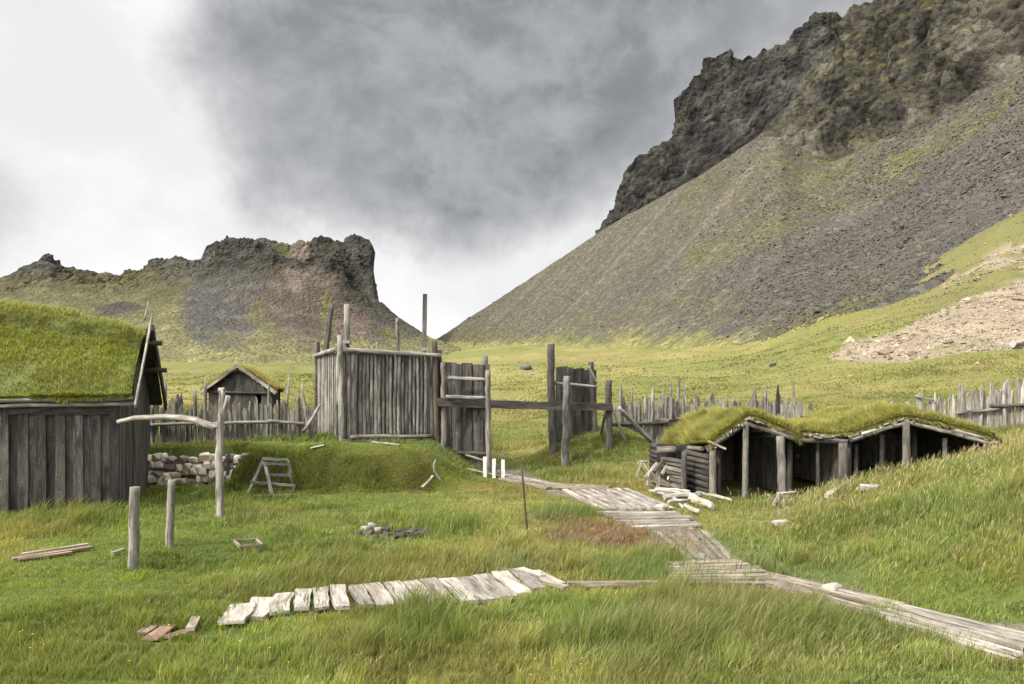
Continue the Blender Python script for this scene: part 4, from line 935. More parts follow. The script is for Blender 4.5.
# lower side bay on the left: log pile wall with a thick wall-top log
zl = gz(4.2, 20.5)
mb = MB(); mb.log([P(657, 450.5, 20.0), P(676, 450, 19.9)], .095, .09, seg=3, tint=.62); mb.build('wall_top_log', M_pale, shed)
mb = MB(); random.seed(6)
for i in range(9):
    yy_ = 458 + i * 3.8; mb.log([P(659 + rnd(0, 4) + i * 1.1, yy_ + rnd(-1, 1), 19.9), P(684 + rnd(-2, 2), yy_ + 5 + rnd(-1, 1), 19.2)], .055, .05, seg=3, jit=.2, tint=rnd(.35, .85))
mb.build('log_wall', M_pale, shed)
zpost(684, 452, 19.15, .07, M_house, 1.1, shed); mb = MB(); plank_wall(mb, xy(P(657, 0, 20.4)), xy(P(700, 0, 19.6)), .1, 1.15, .25, .04, (.3, .5)); mb.build('side_wall', M_dark, shed)
# --- right shed with the low link bay
FY2 = 17.7
q0_ = P(792, 438, 18.6); q1_ = P(848, 439, 18.0); apx2 = P(905, 421, FY2); eaR2 = P(990, 443, FY2 - .1); bkv2 = Vector((-.45, 3.3, -.24))
shed2 = thing('turf_shed', P(890, 470, 19), 'right open fronted turf shed dug into the grassy hillock, with a low log backed bay', 'shed')
shed_roof(shed2, [q0_ + Vector((-.35, .15, .05)), q0_ + XV * .3, q1_, apx2 + Z * .05, eaR2 + Vector((.3, 0, -.02))], bkv2, .21, 46000, 27)
zpost(843, 443, 17.8, .10, M_pale, .45, shed2); zpost(849, 444, 18.1, .06, M_house, .8, shed2); zpost(906, 422, 17.55, .085, M_pale, .48, shed2); zpost(882, 434, 18.0, .06, M_house, .9, shed2); zpost(914, 428, 18.6, .07, M_house, .8, shed2); zpost(945, 438, 17.9, .055, M_grey, .8, shed2); zpost(818, 442, 18.6, .05, M_dark, .8, shed2); zpost(856, 444, 18.7, .05, M_grey, .7, shed2)
for (aa, bb, tn) in ((q1_, apx2, .7), (apx2, eaR2, 1.15)):
    mb = MB(); mb.log([aa + Vector((0, -.1, -.03)), aa.lerp(bb, .5) + Vector((0, -.1, rnd(-.02, .02))), bb + Vector((0, -.1, -.03))], .045, .045, seg=5, jit=.15, tint=tn); mb.build('rafter', M_grey, shed2)
mb = MB(); mb.log([q0_ + Vector((0, .1, -.05)), q1_ + Vector((0, -.02, -.06))], .06, .05, seg=5, tint=.75); mb.build('lintel', M_grey, shed2)
mb = MB(); bkc2 = Vector((bkv2.x, bkv2.y, 0)) * .9
plank_wall(mb, xy(q1_ + bkc2 + YV * .15), xy(eaR2 + bkc2 + YV * .15), .3, 1.5, .5, .05, (.3, .5)); mb.board(apx2 + bkc2 + YV * .1 + Z * -.35 - XV * .8, apx2 + bkc2 + YV * .1 + Z * -.35 + XV * .8, .6, .05, Z, .4); plank_wall(mb, xy(q1_ + bkc2), xy(apx2 + bkc2), .3, 1.45, .24, .05, (.9, 2.0), z1b=1.85); plank_wall(mb, xy(apx2 + bkc2), xy(eaR2 + bkc2), .5, 1.85, .24, .05, (.9, 2.0), z1b=1.5); plank_wall(mb, xy(eaR2 + XV * .1), xy(eaR2 + bkc2), .8, 1.6, .24, .05, (.3, .6)); plank_wall(mb, xy(q1_ + YV * .4), xy(q1_ + bkc2), .3, 1.5, .24, .05, (.5, 1.0)); mb.build('back_wall', M_dark, shed2)
mb = MB(); mb.board(q1_ + bkc2 - YV * .12 + Z * -.3, eaR2 + bkc2 - YV * .12 + Z * -.25, .12, .05, Z, 1.4, seg=8); mb.build('wall_rail', M_house, shed2)
mb = MB(); zz = .35
while zz < 1.42:
    rr_ = rnd(.05, .08); a, b_ = P(796, 0, 20.3), P(851, 0, 19.9); a.z = b_.z = zz + rr_; b_.z += rnd(-.03, .03); mb.log([a, b_], rr_, rr_, seg=6, jit=.12, tint=rnd(.8, 2.0)); zz += rr_ * 2.2
mb.build('log_wall', M_house, shed2)
edge_bits(shed2, [q0_, q1_, apx2, eaR2], 46, M_drift, 8)
for (a_, b2) in (((955, 430, 17.55), (985, 438, 17.5)), ((862, 434, 17.6), (876, 430, 17.6))):
    mb = MB(); mb.log([P(*a_), P(*b2)], .035, .03, seg=3, jit=.2); mb.build('loose_stick', M_drift, shed2)

# =================================================================== TRESTLE
Yt = 19.1
tr = thing('trestle', G(270, 496), 'weathered wooden sawhorse with splayed legs in front of the turf bank', 'trestle')
for (a_, b2, w_, m) in (((247, 494, 18.9), (263, 461, 19.2), .075, M_pale), ((273, 497, 18.7), (265, 463, 19.1), .075, M_pale), ((276, 481, 19.7), (282, 463, 19.5), .07, M_grey), ((295, 492, 19.4), (288, 460, 19.5), .07, M_grey)):
    mb = MB(); a, b_ = P(*a_), P(*b2); mb.board(a - Z * .05, b_, w_, .06, XV, .8, seg=3); mb.build('leg', M_grey if m is M_grey else M_pale, tr)
for (a_, b2, w_, nm) in (((250, 482, 18.85), (295, 486, 19.1), .065, 'stretcher'), ((270, 475, 19.5), (292, 475, 19.6), .06, 'stretcher'), ((262, 458.5, 19.25), (288, 460, 19.55), .06, 'top_beam'), ((264, 463.5, 19.0), (291, 464.5, 19.4), .06, 'top_beam')):
    mb = MB(); mb.board(P(*a_), P(*b2), w_, .05, Z, .85, seg=3); mb.build(nm, M_grey, tr)

# =================================================================== LOOSE PIECES
def ground_board(px0, py0, px1, py1, w_, th_, m, lab, cat='plank', name='plank', lift=.03, log=False, group=None, tint=1.0, zc=None):
    a, b_ = G(px0, py0), G(px1, py1); a.z += lift; b_.z += lift; mb = MB()
    if log: mb.log([a, a.lerp(b_, .5) + Z * .01, b_], w_ / 2, w_ * .4, seg=4, jit=.22, tint=tint)
    else:
        d = (b_ - a); sd = Vector((d.y, -d.x, 0)); mb.board(a, b_, w_, th_, sd, tint, seg=4, jit=.08)
    o = mb.build(name, m, None, a.lerp(b_, .5)); return tag(o, lab, cat, group)
ground_board(12, 562, 92, 550, .12, .025, M_red, 'long reddish plank nearest the camera in the pile on the left lawn', lift=.05)
ground_board(22, 558.5, 88, 548.5, .09, .025, M_plank, 'pale plank lying at the back of the small pile on the left lawn', lift=.07, tint=1.1)
ground_board(18, 563, 72, 555.5, .10, .025, M_red, 'short reddish board at the front of the pile on the left lawn', lift=.05)
ground_board(112, 557, 124, 553, .08, .04, M_pale, 'tiny pale board piece left of the nearest round post', lift=.06)
ground_board(191, 498, 205, 494, .09, .03, M_drift, 'short white board in the grass below the stone wall', lift=.08)
ground_board(253, 499, 293, 498, .11, .06, M_pale, 'pale board lying at the feet of the wooden trestle', lift=.06)
ground_board(422, 490, 433, 478, .10, .04, M_drift, 'white board leaning up the turf bank under the tower', lift=.05)
ground_board(312, 450, 325, 447, .12, .03, M_drift, 'white board fragment on top of the turf bank left of the tower', lift=.06)
ground_board(45, 516, 104, 514, .05, .04, M_grey, 'thin grey batten along the foot of the turf house wall', lift=.08)
ground_board(345, 441, 352, 437, .09, .04, M_drift, 'white stub at the foot of the tower corner', lift=.06)
mb = MB(); Yc = 20.3
cs = [P(x, y, Yc - .15 + .02 * i) for i, (x, y) in enumerate(((441, 481), (437, 476), (434, 469), (434, 464), (436, 460)))]
mb.log(cs, .025, .02, sides=7, seg=3); tag(mb.build('curved_stick', M_pale, None, cs[0]), 'curved pale stick standing in the turf bank under the gate wing', 'stick')
mb = MB(); a, b_ = P(372, 441, 21.9), P(400, 447, 21.0); a.z = gz(a.x, a.y) + .06; b_.z = gz(b_.x, b_.y) + .06; mb.log([a, b_], .035, .03, seg=4, jit=.2); tag(mb.build('branch', M_grey, None, a), 'thin grey branch on the turf below the tower front', 'branch')
# little box frame
t = thing('box_frame', G(247, 552), 'small square frame of yellow brown battens half sunk in the lawn', 'wooden frame')
cr = [G(x, y) + Z * .10 for x, y in ((234, 547), (256, 545.5), (263, 552), (240, 553.5))]
for i in range(4):
    mb = MB(); a, b_ = cr[i], cr[(i + 1) % 4]; mb.board(a + Z * (.002 * i), b_ + Z * (.002 * i), .05, .025, Z, 2.0, seg=2); mb.build('batten', M_brown, t)
# pale stubs and boards by the gate path
for px, pt, pb, lab in ((485, 457, 477, 'leftmost of three pale square stubs beside the gate path'), (494, 459, 478, 'middle of three pale square stubs beside the gate path'), (503, 460, 479, 'rightmost of three pale square stubs beside the gate path')):
    a = G(px, pb); mb = MB(); mb.board(a - Z * .1, P(px, pt, a.y), .10, .09, XV, 1.0, seg=2, jit=.03); tag(mb.build('stub_post', M_stub, None, a), lab, 'post', 'pale stub posts by the gate path')
for (a_, b2, lab) in (((466, 455, 22.8), (486, 461, 22.1), 'upper grey rail running from the bank to the pale stubs'), ((467, 469, 22.2), (505, 477, 22.1), 'lower grey rail behind the three pale stubs')):
    mb = MB(); mb.log([P(*a_), P(*b2)], .035, .03, seg=3, jit=.1); tag(mb.build('hand_rail', M_pale, None, P(*a_)), lab, 'rail')
# iron rod
a = G(529, 538); mb = MB(); mb.log([a - Z * .2, P(521.5, 465, a.y)], .017, .017, sides=8, seg=5, jit=.02); tag(mb.build('iron_rod', M_rust, None, a), 'thin rusty iron rod leaning in the middle of the lawn', 'rod')
# fire pit stones
random.seed(4)
t = thing('fire_pit', Vector((-2.2, 14.5, gz(-2.2, 14.5))), 'sunken ring of dark stones in the middle of the lawn', 'fire pit')
for i in range(70):
    px = rnd(352, 432); py = 534 + rnd(-5, 6) * (1 - abs(px - 390) / 60); p = G(px, py); tn = rnd(.4, 1.1); mb = MB(); rr_ = rnd(.035, .085)
    cc = (.07 * tn, .06 * tn, .05 * tn)
    mb.hull((p.x, p.y, p.z + rr_ * .4), rr_ * 1.3, rr_, rr_ * .8, cc); mb.build('stone', M_stone, t)
for px, py, rr_ in ((366, 532, .10), (372, 530, .11), (378, 533, .09)):
    p = G(px, py); mb = MB(); mb.stone((p.x, p.y, p.z + .06), rr_, rr_ * .8, rr_ * .7, (.20, .185, .16), 2, rnd(0, 3)); mb.build('stone', M_stone, t)
# stone on the path and stones in grass
for px, py, rr_, cc, lab in ((661, 510, .12, (.28, .26, .24), 'pale flat stone sitting on the plank path edge'), (869, 491, .13, (.26, .24, .22), 'pale round stone in the long grass of the hillock'), (782, 526, .12, (.26, .23, .2), 'small pale stone in the grass below the driftwood stump'), (832, 592, .10, (.28, .25, .21), 'small pale stone beside the lower plank path')):
    p = G(px, py); mb = MB(); mb.stone((p.x, p.y, p.z + .05), rr_ * 1.3, rr_, rr_ * .6, cc, 3, rnd(0, 3)); tag(mb.build('stone', M_stone, None, p), lab, 'stone')

# =================================================================== PLANK PATHS
def walkway(label, segs, m=M_plank, w_fac=.86, lift=.035, name='boardwalk', tintr=(.7, 1.25), th_=.05, group='plank walkways'):
    c_ = segs[len(segs) // 2]; t = thing(name, G((c_[0][0] + c_[1][0]) / 2, (c_[0][1] + c_[1][1]) / 2), label, 'boardwalk', group)
    for (a_, b2, w_) in segs:
        a, b_ = G(*a_), G(*b2); lf = lift * (.25 if a_[0] < 300 and lift > .08 else 1); a.z += lf + rnd(-.01, .012); b_.z += lf + rnd(-.01, .012); d = b_ - a
        mb = MB(); mb.board(a, b_, w_ * w_fac, th_, Vector((d.y, -d.x, rnd(-.06, .06))), rnd(*tintr), seg=6, jit=.09, slant=rnd(-.04, .04)); mb.build('plank', m, t)
    return t
topp = [(243, 611), (262, 605), (285, 600), (304, 596), (321, 594), (338, 592), (355, 591), (372, 590), (391, 588), (410, 587), (428, 585.5), (446, 584.5), (464, 583), (481, 580), (499, 578), (516, 577), (533, 576)]
botp = [(230, 629), (252, 624), (279, 618), (302, 614), (322, 614), (343, 613), (367, 612), (386, 612), (408, 612), (431, 612), (449, 611), (470, 608), (490, 606), (508, 604), (525, 600), (541, 596), (559, 590)]
segs = []
for i in range(len(topp)):
    a, b_ = G(*topp[i]), G(*botp[i]); j = min(i + 1, len(topp) - 1); i0 = max(i - 1, 0)
    sp_ = (G(*topp[j]) - G(*topp[i0])).length / (j - i0); segs.append((topp[i], botp[i], sp_ * rnd(.92, 1.06)))
random.seed(9)
walkway('weathered whitish cross plank walkway in the foreground grass, ending near the centre', segs, M_drift, .9, .07, tintr=(.5, 1.05), th_=.045)
def lengthwise(c0, c1, c3, c2, n, jit=.05):
    """planks running c0->c1, stacked from (c0,c1) to (c3,c2)"""
    out_ = []
    for i in range(n):
        t0 = (i + .5) / n; a = (c0[0] + (c3[0] - c0[0]) * t0, c0[1] + (c3[1] - c0[1]) * t0); b_ = (c1[0] + (c2[0] - c1[0]) * t0, c1[1] + (c2[1] - c1[1]) * t0)
        ja, jb = rnd(0, jit), rnd(0, jit); a2 = (a[0] + (b_[0] - a[0]) * ja, a[1] + (b_[1] - a[1]) * ja); b2 = (b_[0] - (b_[0] - a[0]) * jb, b_[1] - (b_[1] - a[1]) * jb)
        m0 = G(*[(c0[k] + c1[k]) / 2 for k in (0, 1)]); m1 = G(*[(c3[k] + c2[k]) / 2 for k in (0, 1)]); u = (G(*c1) - G(*c0)).normalized(); dd = m1 - m0; wd = (dd - u * dd.dot(u)).length / n
        out_.append((a2, b2, wd * rnd(.7, 1)))
    return out_
random.seed(14)
walkway('narrow grey planks of the path just inside the gateway', lengthwise((505, 475), (562, 486), (498, 480), (548, 491), 3) + lengthwise((540, 484), (606, 487), (556, 490), (625, 493), 2), M_plank, .9)
walkway('row of pale planks running down the path between gate and left shed', lengthwise((560, 491), (600, 512), (628, 490), (678, 511), 8, .03), M_drift, .72, tintr=(.7, 1.0))
walkway('broad level crosswise planks of the path in front of the driftwood heap', lengthwise((590, 513), (680, 513), (636, 531), (706, 529), 6, .08), M_drift, .95, tintr=(.5, .95))
random.seed(41)
walkway('dark sunken planks of the path running through the muddy patch', lengthwise((650, 531), (694, 567), (708, 530), (738, 563), 6, .15), M_plank, .9, .0, tintr=(.45, .8), th_=.04)
walkway('worn crosswise planks of the path below the bare mud patch', lengthwise((662, 566), (746, 562), (668, 587), (792, 588), 7, .1), M_plank, .92, tintr=(.6, 1.15))
walkway('brown half buried planks curving right along the hillock foot', lengthwise((748, 570), (915, 608), (772, 592), (880, 624), 7, .12), M_plank, .9, tintr=(.55, 1.05))
walkway('whitish planks of the path at the lower right corner', lengthwise((892, 606), (1060, 646), (862, 618), (1012, 666), 8, .08), M_drift, .92, tintr=(.6, 1.1))
walkway('thin grassy planks linking the foreground walkway to the muddy path', lengthwise((560, 588), (662, 586), (566, 591), (664, 590), 1), M_plank, .8, .07, tintr=(.9, 1.0))
segs = [((478 + 0, 566), (498, 574), .1)]
ground_board(500, 575, 541, 569 + 10, .14, .05, M_drift, 'white plank end poking from grass beyond the foreground walkway', lift=.07)
ground_board(519, 575, 541, 583, .16, .05, M_drift, 'broken white plank just past the right end of the walkway', lift=.08)
ground_board(545, 587, 566, 593, .12, .04, M_plank, 'small broken plank where the foreground walkway ends', lift=.07)
# reddish boards bottom left
for a_, lab in (((142, 636, 152, 629, .13), 'small reddish board nearest the left edge of the rotten boards'), ((150, 643, 170, 628, .17), 'broad reddish board in the lower left foreground'), ((166, 641, 188, 634, .13), 'reddish board at the right of the lower left boards')):
    ground_board(*a_, .02, M_red, lab, lift=.035)
ground_board(190, 636, 196, 624, .10, .04, M_plank, 'lone brown plank piece left of the foreground walkway start', lift=.07)

# =================================================================== DRIFTWOOD
random.seed(17)
heap = [((655, 497), (690, 499), .16), ((664, 502), (702, 500), .14), ((676, 495), (712, 509), .13), ((690, 503), (713, 511), .15), ((668, 508), (690, 506), .10), ((684, 511), (700, 517), .10), ((672, 500), (684, 512), .09), ((697, 498), (731, 506), .07), ((650, 495), (668, 500), .08)]
hl_ = ['thick white log at the top left of the driftwood heap', 'white log across the middle of the driftwood heap', 'long white log pointing down right across the driftwood heap', 'thick white log end at the right of the driftwood heap', 'short grey stick at the lower left of the driftwood heap', 'short log at the bottom of the driftwood heap by the path', 'short crossing stick inside the driftwood heap', 'thin pale pole in grass right of the driftwood heap', 'small white stick at the far left tip of the driftwood heap']
for (a_, b2, w_), lab in zip(heap, hl_): ground_board(*a_, *b2, w_, w_, M_drift, lab, 'driftwood', 'driftwood_log', lift=rnd(.06, .2), log=True, group='driftwood heap by the path', tint=rnd(.8, 1.25))
deb = [((658, 488), (633 + 26, 463), .06, .6, M_plank), ((649, 474), (672, 492), .10, .4, M_plank), ((652, 480), (678, 488), .07, .35, M_plank), ((655, 472), (663, 461), .05, .6, M_brown), ((662, 474), (668, 464), .04, .6, M_drift), ((668, 478), (676, 490), .07, .2, M_drift), ((647, 483), (662, 492), .07, .15, M_drift), ((645, 478), (657, 463), .04, .35, M_drift)]
dl = ['upright brown board in the scrap pile beside the left shed', 'thick brown plank slanting down the scrap pile beside the left shed', 'brown plank lying low in the scrap pile beside the left shed', 'dark short stick crossing the top of the scrap pile', 'thin white stick standing in the scrap pile', 'white stick at the shed side foot of the scrap pile', 'white slat at the front foot of the scrap pile', 'thin white stick at the left of the scrap pile']
for (a_, b2, w_, l_, m_), lab in zip(deb, dl):
    a, b_ = P(*a_, 19.6), P(*b2, 19.8); a.z = max(a.z, gz(a.x, a.y) + .04); b_.z = max(b_.z, gz(b_.x, b_.y) + .04); mb = MB(); mb.board(a, b_, w_ * 1.6, .04, Vector((0, .3, 1)), 1.0, seg=3); tag(mb.build('scrap_board', m_, None, a), lab, 'board', 'scrap boards beside the left shed')
t = thing('white_rack', P(641, 478, 20.2), 'tiny white A shaped slat rack between the mound and the scrap pile', 'rack')
for a_, b2 in (((636, 476), (642, 461)), ((642, 461), (648, 471)), ((638, 463), (645, 474)), ((640, 461), (647, 462))):
    mb = MB(); mb.board(P(*a_, 20.2), P(*b2, 20.2 + rnd(-.1, .1)), .045, .03, XV + Z * .2, 1, seg=2); mb.build('slat', M_drift, t)
# driftwood stump and roots below the sheds
t = thing('driftwood_stump', G(782, 508), 'gnarled whitish driftwood stump with roots below the left shed front', 'driftwood')
c = G(780, 509); random.seed(8)
for i in range(10):
    an = rnd(-2.6, .4); L = rnd(.18, .38); d = Vector((math.cos(an) * .8, rnd(-.4, .2), abs(math.sin(an)) * .8 + .15)); b0 = c + Vector((rnd(-.16, .16), rnd(-.05, .05), rnd(.0, .12))); mb = MB()
    mb.log([b0, b0 + d * L * .5 + Vector((rnd(-.05, .05), 0, rnd(-.04, .04))), b0 + d * L], rnd(.035, .06), .02, seg=3, jit=.3, tint=rnd(.5, 1)); mb.build('root', M_drift, t)
mb = MB(); mb.log([P(777, 494, c.y), P(796, 492, c.y)], .03, .025, seg=3, jit=.2); mb.build('root', M_drift, t)
t = thing('driftwood_root', G(838, 498), 'jagged pale driftwood piece lying in the tall grass right of the stump', 'driftwood')
for a_, b2, w_ in (((827, 500), (846, 489), .07), ((826, 503), (836, 496), .06), ((836, 495), (849, 490), .05)):
    a = G(*a_); a.z += .12; b_ = G(*b2); b_.z += .16; mb = MB(); mb.log([a, b_], w_ * .7, w_ * .4, seg=4, jit=.35, tint=rnd(.8, 1.0)); mb.build('limb', M_drift, t)

# =================================================================== MEADOW BOULDERS
random.seed(5)
def boulders(lst, cc, name, group, lab):
    for i, (px, py, s_) in enumerate(lst):
        p = G(px, py); sc_ = s_ * p.y / F; tn = rnd(.7, 1.2); mb = MB(); mb.stone((p.x, p.y, p.z + sc_ * .15), sc_, sc_ * .8, sc_ * .5, tuple(v * tn for v in cc), 2, rnd(0, 3))
        tag(mb.build(name, M_stone, None, p), lab, 'boulder', group)
boulders([(526, 369, 6)], (.10, .10, .085), 'boulder', None, 'largest dark boulder in the meadow seen through the gateway')
boulders([(531, 376, 3.4)], (.13, .125, .11), 'boulder', None, 'low grey boulder just below the largest one behind the gateway')
boulders([(773, 366, 4.5)], (.09, .085, .07), 'boulder', None, 'dark boulder in the meadow above the left shed roof')
pts_ = [(rnd(500, 800), rnd(356, 376), rnd(.7, 1.8)) for _ in range(60)]
boulders(pts_, (.12, .115, .10), 'boulder', 'small boulders scattered over the meadow at the scree foot', 'small grey boulder scattered on the green meadow below the scree')
pts_ = []
while len(pts_) < 80:
    px, py = rnd(825, 1040), rnd(285, 362)
    if inpoly(np.array([px]), np.array([py]), GRAVEL)[0]: pts_.append((px, py, rnd(.8, 2.6)))
boulders(pts_, (.24, .21, .17), 'boulder', 'stones on the bare gravel slope', 'brownish stone lying on the bare gravel slope at right')
boulders([(884, 396, 2.4), (878, 397, 1.6), (893, 395, 1.5), (1005, 384, 1.6), (985, 388, 1.3)], (.22, .2, .17), 'boulder', 'stones along the low meadow bank', 'small stone on the low bank in the meadow above the right shed')
a, b_ = G(1012, 349), G(1040, 346); mb = MB(); mb.log([a + Z * .3, b_ + Z * .4], .28, .2, seg=4, jit=.3); tag(mb.build('driftwood_log', M_drift, None, a), 'white trunk lying at the lower right end of the gravel slope', 'trunk')

# =================================================================== GRASS
BOARD_POLY = [(226, 630), (300, 616), (380, 613), (455, 612), (505, 605), (562, 592), (540, 574), (480, 579), (400, 587), (340, 591), (296, 597), (240, 611)]
PATH_POLYS = [[(500, 474), (565, 487), (632, 489), (682, 512), (712, 530), (742, 563), (770, 575), (905, 610), (1060, 648), (1020, 664), (880, 624), (790, 596), (660, 587), (658, 566), (690, 566), (662, 531), (590, 522), (598, 512), (558, 492), (500, 481)]]
def shed_mask(x, y):
    return inpoly(x, y, [(4.9, 18.7), (6.6, 18.6), (6.0, 22), (4.0, 22)]) | inpoly(x, y, [(6.6, 18.8), (7.5, 18.1), (8.7, 17.9), (10.2, 17.8), (10.2, 21), (6.6, 21.6)]) | inpoly(x, y, [(-8.3, 16.8), (-15.5, 14.7), (-16.6, 18.5), (-9.4, 20.6)]) | \
           inpoly(x, y, [(TL.x, TL.y), (TR.x, TR.y), (TBR.x, TBR.y), (TB_.x, TB_.y)])
def make_grass():
    r = np.random.default_rng(3); N = 700000
    Yr = np.exp(r.uniform(np.log(6.2), np.log(48), N)); px0 = r.uniform(-120, 1150, N); x = (px0 - CX) * Yr / F + r.normal(0, .05, N); y = Yr
    M2 = 60000; x = np.concatenate([x, r.uniform(-7.3, -.5, M2), r.uniform(.6, 5.2, M2 // 3)]); xb = r.uniform(-7.0, -.6, 25000); x = np.concatenate([x, xb]); y = np.concatenate([y, r.uniform(19.6, 21.6, M2), r.uniform(23.7, 27, M2 // 3), yfront(xb) - .2 + r.random(25000) ** 1.5 * 1.2]); N = len(x)
    # gather into tussocks
    cx_ = np.floor(x / .34); cy_ = np.floor(y / .34); tz = np.zeros_like(x)
    ox = (_h(cx_.astype(np.int64), cy_.astype(np.int64), tz.astype(np.int64), 5) * .5 + .5) * .34; oy = (_h(cx_.astype(np.int64), cy_.astype(np.int64), tz.astype(np.int64), 6) * .5 + .5) * .34
    pull = .24 * (_h(cx_.astype(np.int64), cy_.astype(np.int64), tz.astype(np.int64), 7) * .5 + .5)
    pull = pull * ~((y > 19.4) & (y < 21.6) & (x < -.4)); x = x + (cx_ * .34 + ox - x) * pull; y = y + (cy_ * .34 + oy - y) * pull
    z = gh(x, y); px, py = proj(x, y, z)
    keep = np.ones(N, bool)
    jx = px + r.normal(0, 2.0, N); jy = py + r.normal(0, 1.2, N)
    on = inpoly(jx, jy, BOARD_POLY); fuzzy = r.random(N)
    keep &= ~(on & (fuzzy > np.where(px < 330, .14, .04)))
    for pl in PATH_POLYS:
        inn = inpoly(px + 4 * fbm(x * 2, y * 2, sd=81) * 3 + r.normal(0, 3, N), py + r.normal(0, 1.0, N), pl); keep &= ~(inn & (fuzzy > .17))
    bm_ = bare(x, y, z); keep &= ~((bm_ > .5) & (fuzzy > .10))
    keep &= ~shed_mask(x, y)
    keep &= ~((((x + 2.2) / .72) ** 4 + ((y - 14.45) / .36) ** 4) < 1)
    keep &= ~((x < -6.9) & (x > -10.5) & (y > 20.1) & (y < 20.66))
    d_ = segdist(x, y, [(-3.2, 8.95), (-4.0, 8.8)]) < .16; keep &= ~(d_ & (fuzzy > .15))
    nearp = pathdist(x, y)
    x, y, z, px, py, nearp, fuzzy = [v[keep] for v in (x, y, z, px, py, nearp, fuzzy)]; n = len(x)
    a = fbm(x * .33, y * .33, sd=201, oct=3); b = fbm(x * 1.1, y * 1.1, sd=203, oct=3)
    h = .070 + .065 * ss(a + .4 * b, -.3, .5) + .03 * r.random(n)
    cl_ = fbm(x * 2.6, y * 2.6, sd=215, oct=2); cell = _h(np.floor(x / .34).astype(np.int64), np.floor(y / .34).astype(np.int64), np.zeros(n, np.int64), 11)
    tuft = (cell > .70) * ss(y, 30, 18); h = h * (.86 + .40 * cl_) * (1 + .75 * tuft)
    tall = np.zeros(n)
    def T(cx0, cy0, rx, ry, amt):
        nonlocal tall; tall = np.maximum(tall, np.exp(-(((px - cx0) / rx) ** 2 + ((py - cy0) / ry) ** 2)) * amt)
    for q in ((640, 640, 130, 40, .12), (780, 640, 100, 30, .07), (430, 640, 80, 22, .10), (560, 612, 60, 16, .16), (480, 622, 90, 8, .12), (660, 572, 50, 11, .22), (630, 578, 40, 8, .14), (565, 517, 35, 6, .18), (740, 540, 30, 15, .05),
              (700, 508, 30, 8, .14), (450, 530, 60, 14, .10), (340, 560, 120, 16, .04), (760, 500, 40, 10, .22), (190, 500, 40, 8, .10), (130, 508, 50, 6, .14), (20, 520, 80, 6, .14), (760, 578, 12, 7, .22), (820, 480, 60, 16, .18), (930, 460, 90, 18, .12), (960, 520, 120, 60, .08)): T(*q)
    # keep the face of the long walkway clear of very tall blades
    h = h + tall * (.6 + .7 * ss(b, -.4, .4))
    h *= .62 + .75 * ss(fbm(x * .75, y * .75, sd=205, oct=2) + .3 * a, -.15, .35)
    h *= np.where(nearp < .9, .75, 1.0) * (1 - .35 * ss(y, 24, 40)); h *= r.uniform(.55, 1.25, n)
    bank = (y > 19.6) & (y < 22.2) & (x < -.6) & (x > -7.05); h = np.where(bank, h * .6, h)
    inpit = np.exp(-(((px - 392) / 50) ** 2 + ((py - 545) / 8) ** 2)); h *= 1 - .45 * inpit
    infr = np.exp(-(((px - 400) / 170) ** 4 + ((py - 622) / 12) ** 2)); 
    wid = (.0028 + .00052 * y) * r.uniform(.7, 1.4, n)
    wind = np.stack([.14 + .25 * a, -.05 + .25 * b, np.zeros(n)], 1); lean = (wind + np.stack([r.normal(0, .30, n), r.normal(0, .30, n), np.zeros(n)], 1)) * h[:, None]
    col = gcol(x, y, z); k = lambda v: v[:, None]
    tus = _h(np.floor(x / .34).astype(np.int64), np.floor(y / .34).astype(np.int64), np.zeros(n, np.int64), 9)
    col = col * k(1 + .14 * tus) * r.uniform(.65, 1.38, (n, 1))
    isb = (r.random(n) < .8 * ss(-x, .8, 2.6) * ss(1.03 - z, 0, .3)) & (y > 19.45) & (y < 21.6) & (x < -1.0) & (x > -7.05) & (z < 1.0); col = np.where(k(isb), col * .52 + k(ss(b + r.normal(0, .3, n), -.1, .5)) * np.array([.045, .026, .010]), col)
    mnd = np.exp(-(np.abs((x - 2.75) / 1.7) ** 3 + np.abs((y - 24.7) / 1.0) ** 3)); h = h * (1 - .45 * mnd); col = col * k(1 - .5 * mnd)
    col = col * 1.08
    col = col * k(1 + .16 * tuft * (1 if True else 0) - .18 * (cell < -.75))
    lush = ss(tall, .02, .09); col = col + k(lush * .75) * (np.array([.125, .190, .040]) - col)
    straw = r.random(n) < (.10 + .12 * ss(a, 0, .4)); col = np.where(k(straw), np.array([.30, .265, .12]) * r.uniform(.7, 1.15, (n, 1)), col)
    pt = fbm(x * .75, y * .75, sd=205, oct=2) + .3 * a; col = col * k(1.08 - .26 * ss(pt, .0, .45)); pt2 = fbm(x * .45, y * .45, sd=209, oct=3); col = col + k(ss(pt2, .12, .45) * .28) * (np.array([.24, .215, .085]) - col)
    dk = r.random(n) < .12; col = np.where(k(dk), col * .6, col)
    bl = np.maximum(np.exp(-(((px - 660) / 45) ** 2 + ((py - 572) / 11) ** 2)), np.maximum(np.exp(-(((px - 560) / 38) ** 2 + ((py - 517) / 7) ** 2)), .8 * np.exp(-(((px - 760) / 14) ** 2 + ((py - 578) / 8) ** 2)))); col = col + k(np.clip(bl * 1.1, 0, .85)) * (np.array([.135, .180, .062]) - col)
    # purple-brown seed grass sweep
    pur = np.exp(-(((px - 612) / 68) ** 4 + ((py - 536 - (px - 612) * .045) / 13) ** 4)) + .5 * np.exp(-(((px - 690) / 40) ** 2 + ((py - 556) / 7) ** 2)) + .45 * np.exp(-(((px - 760) / 60) ** 2 + ((py - 600) / 7) ** 2))
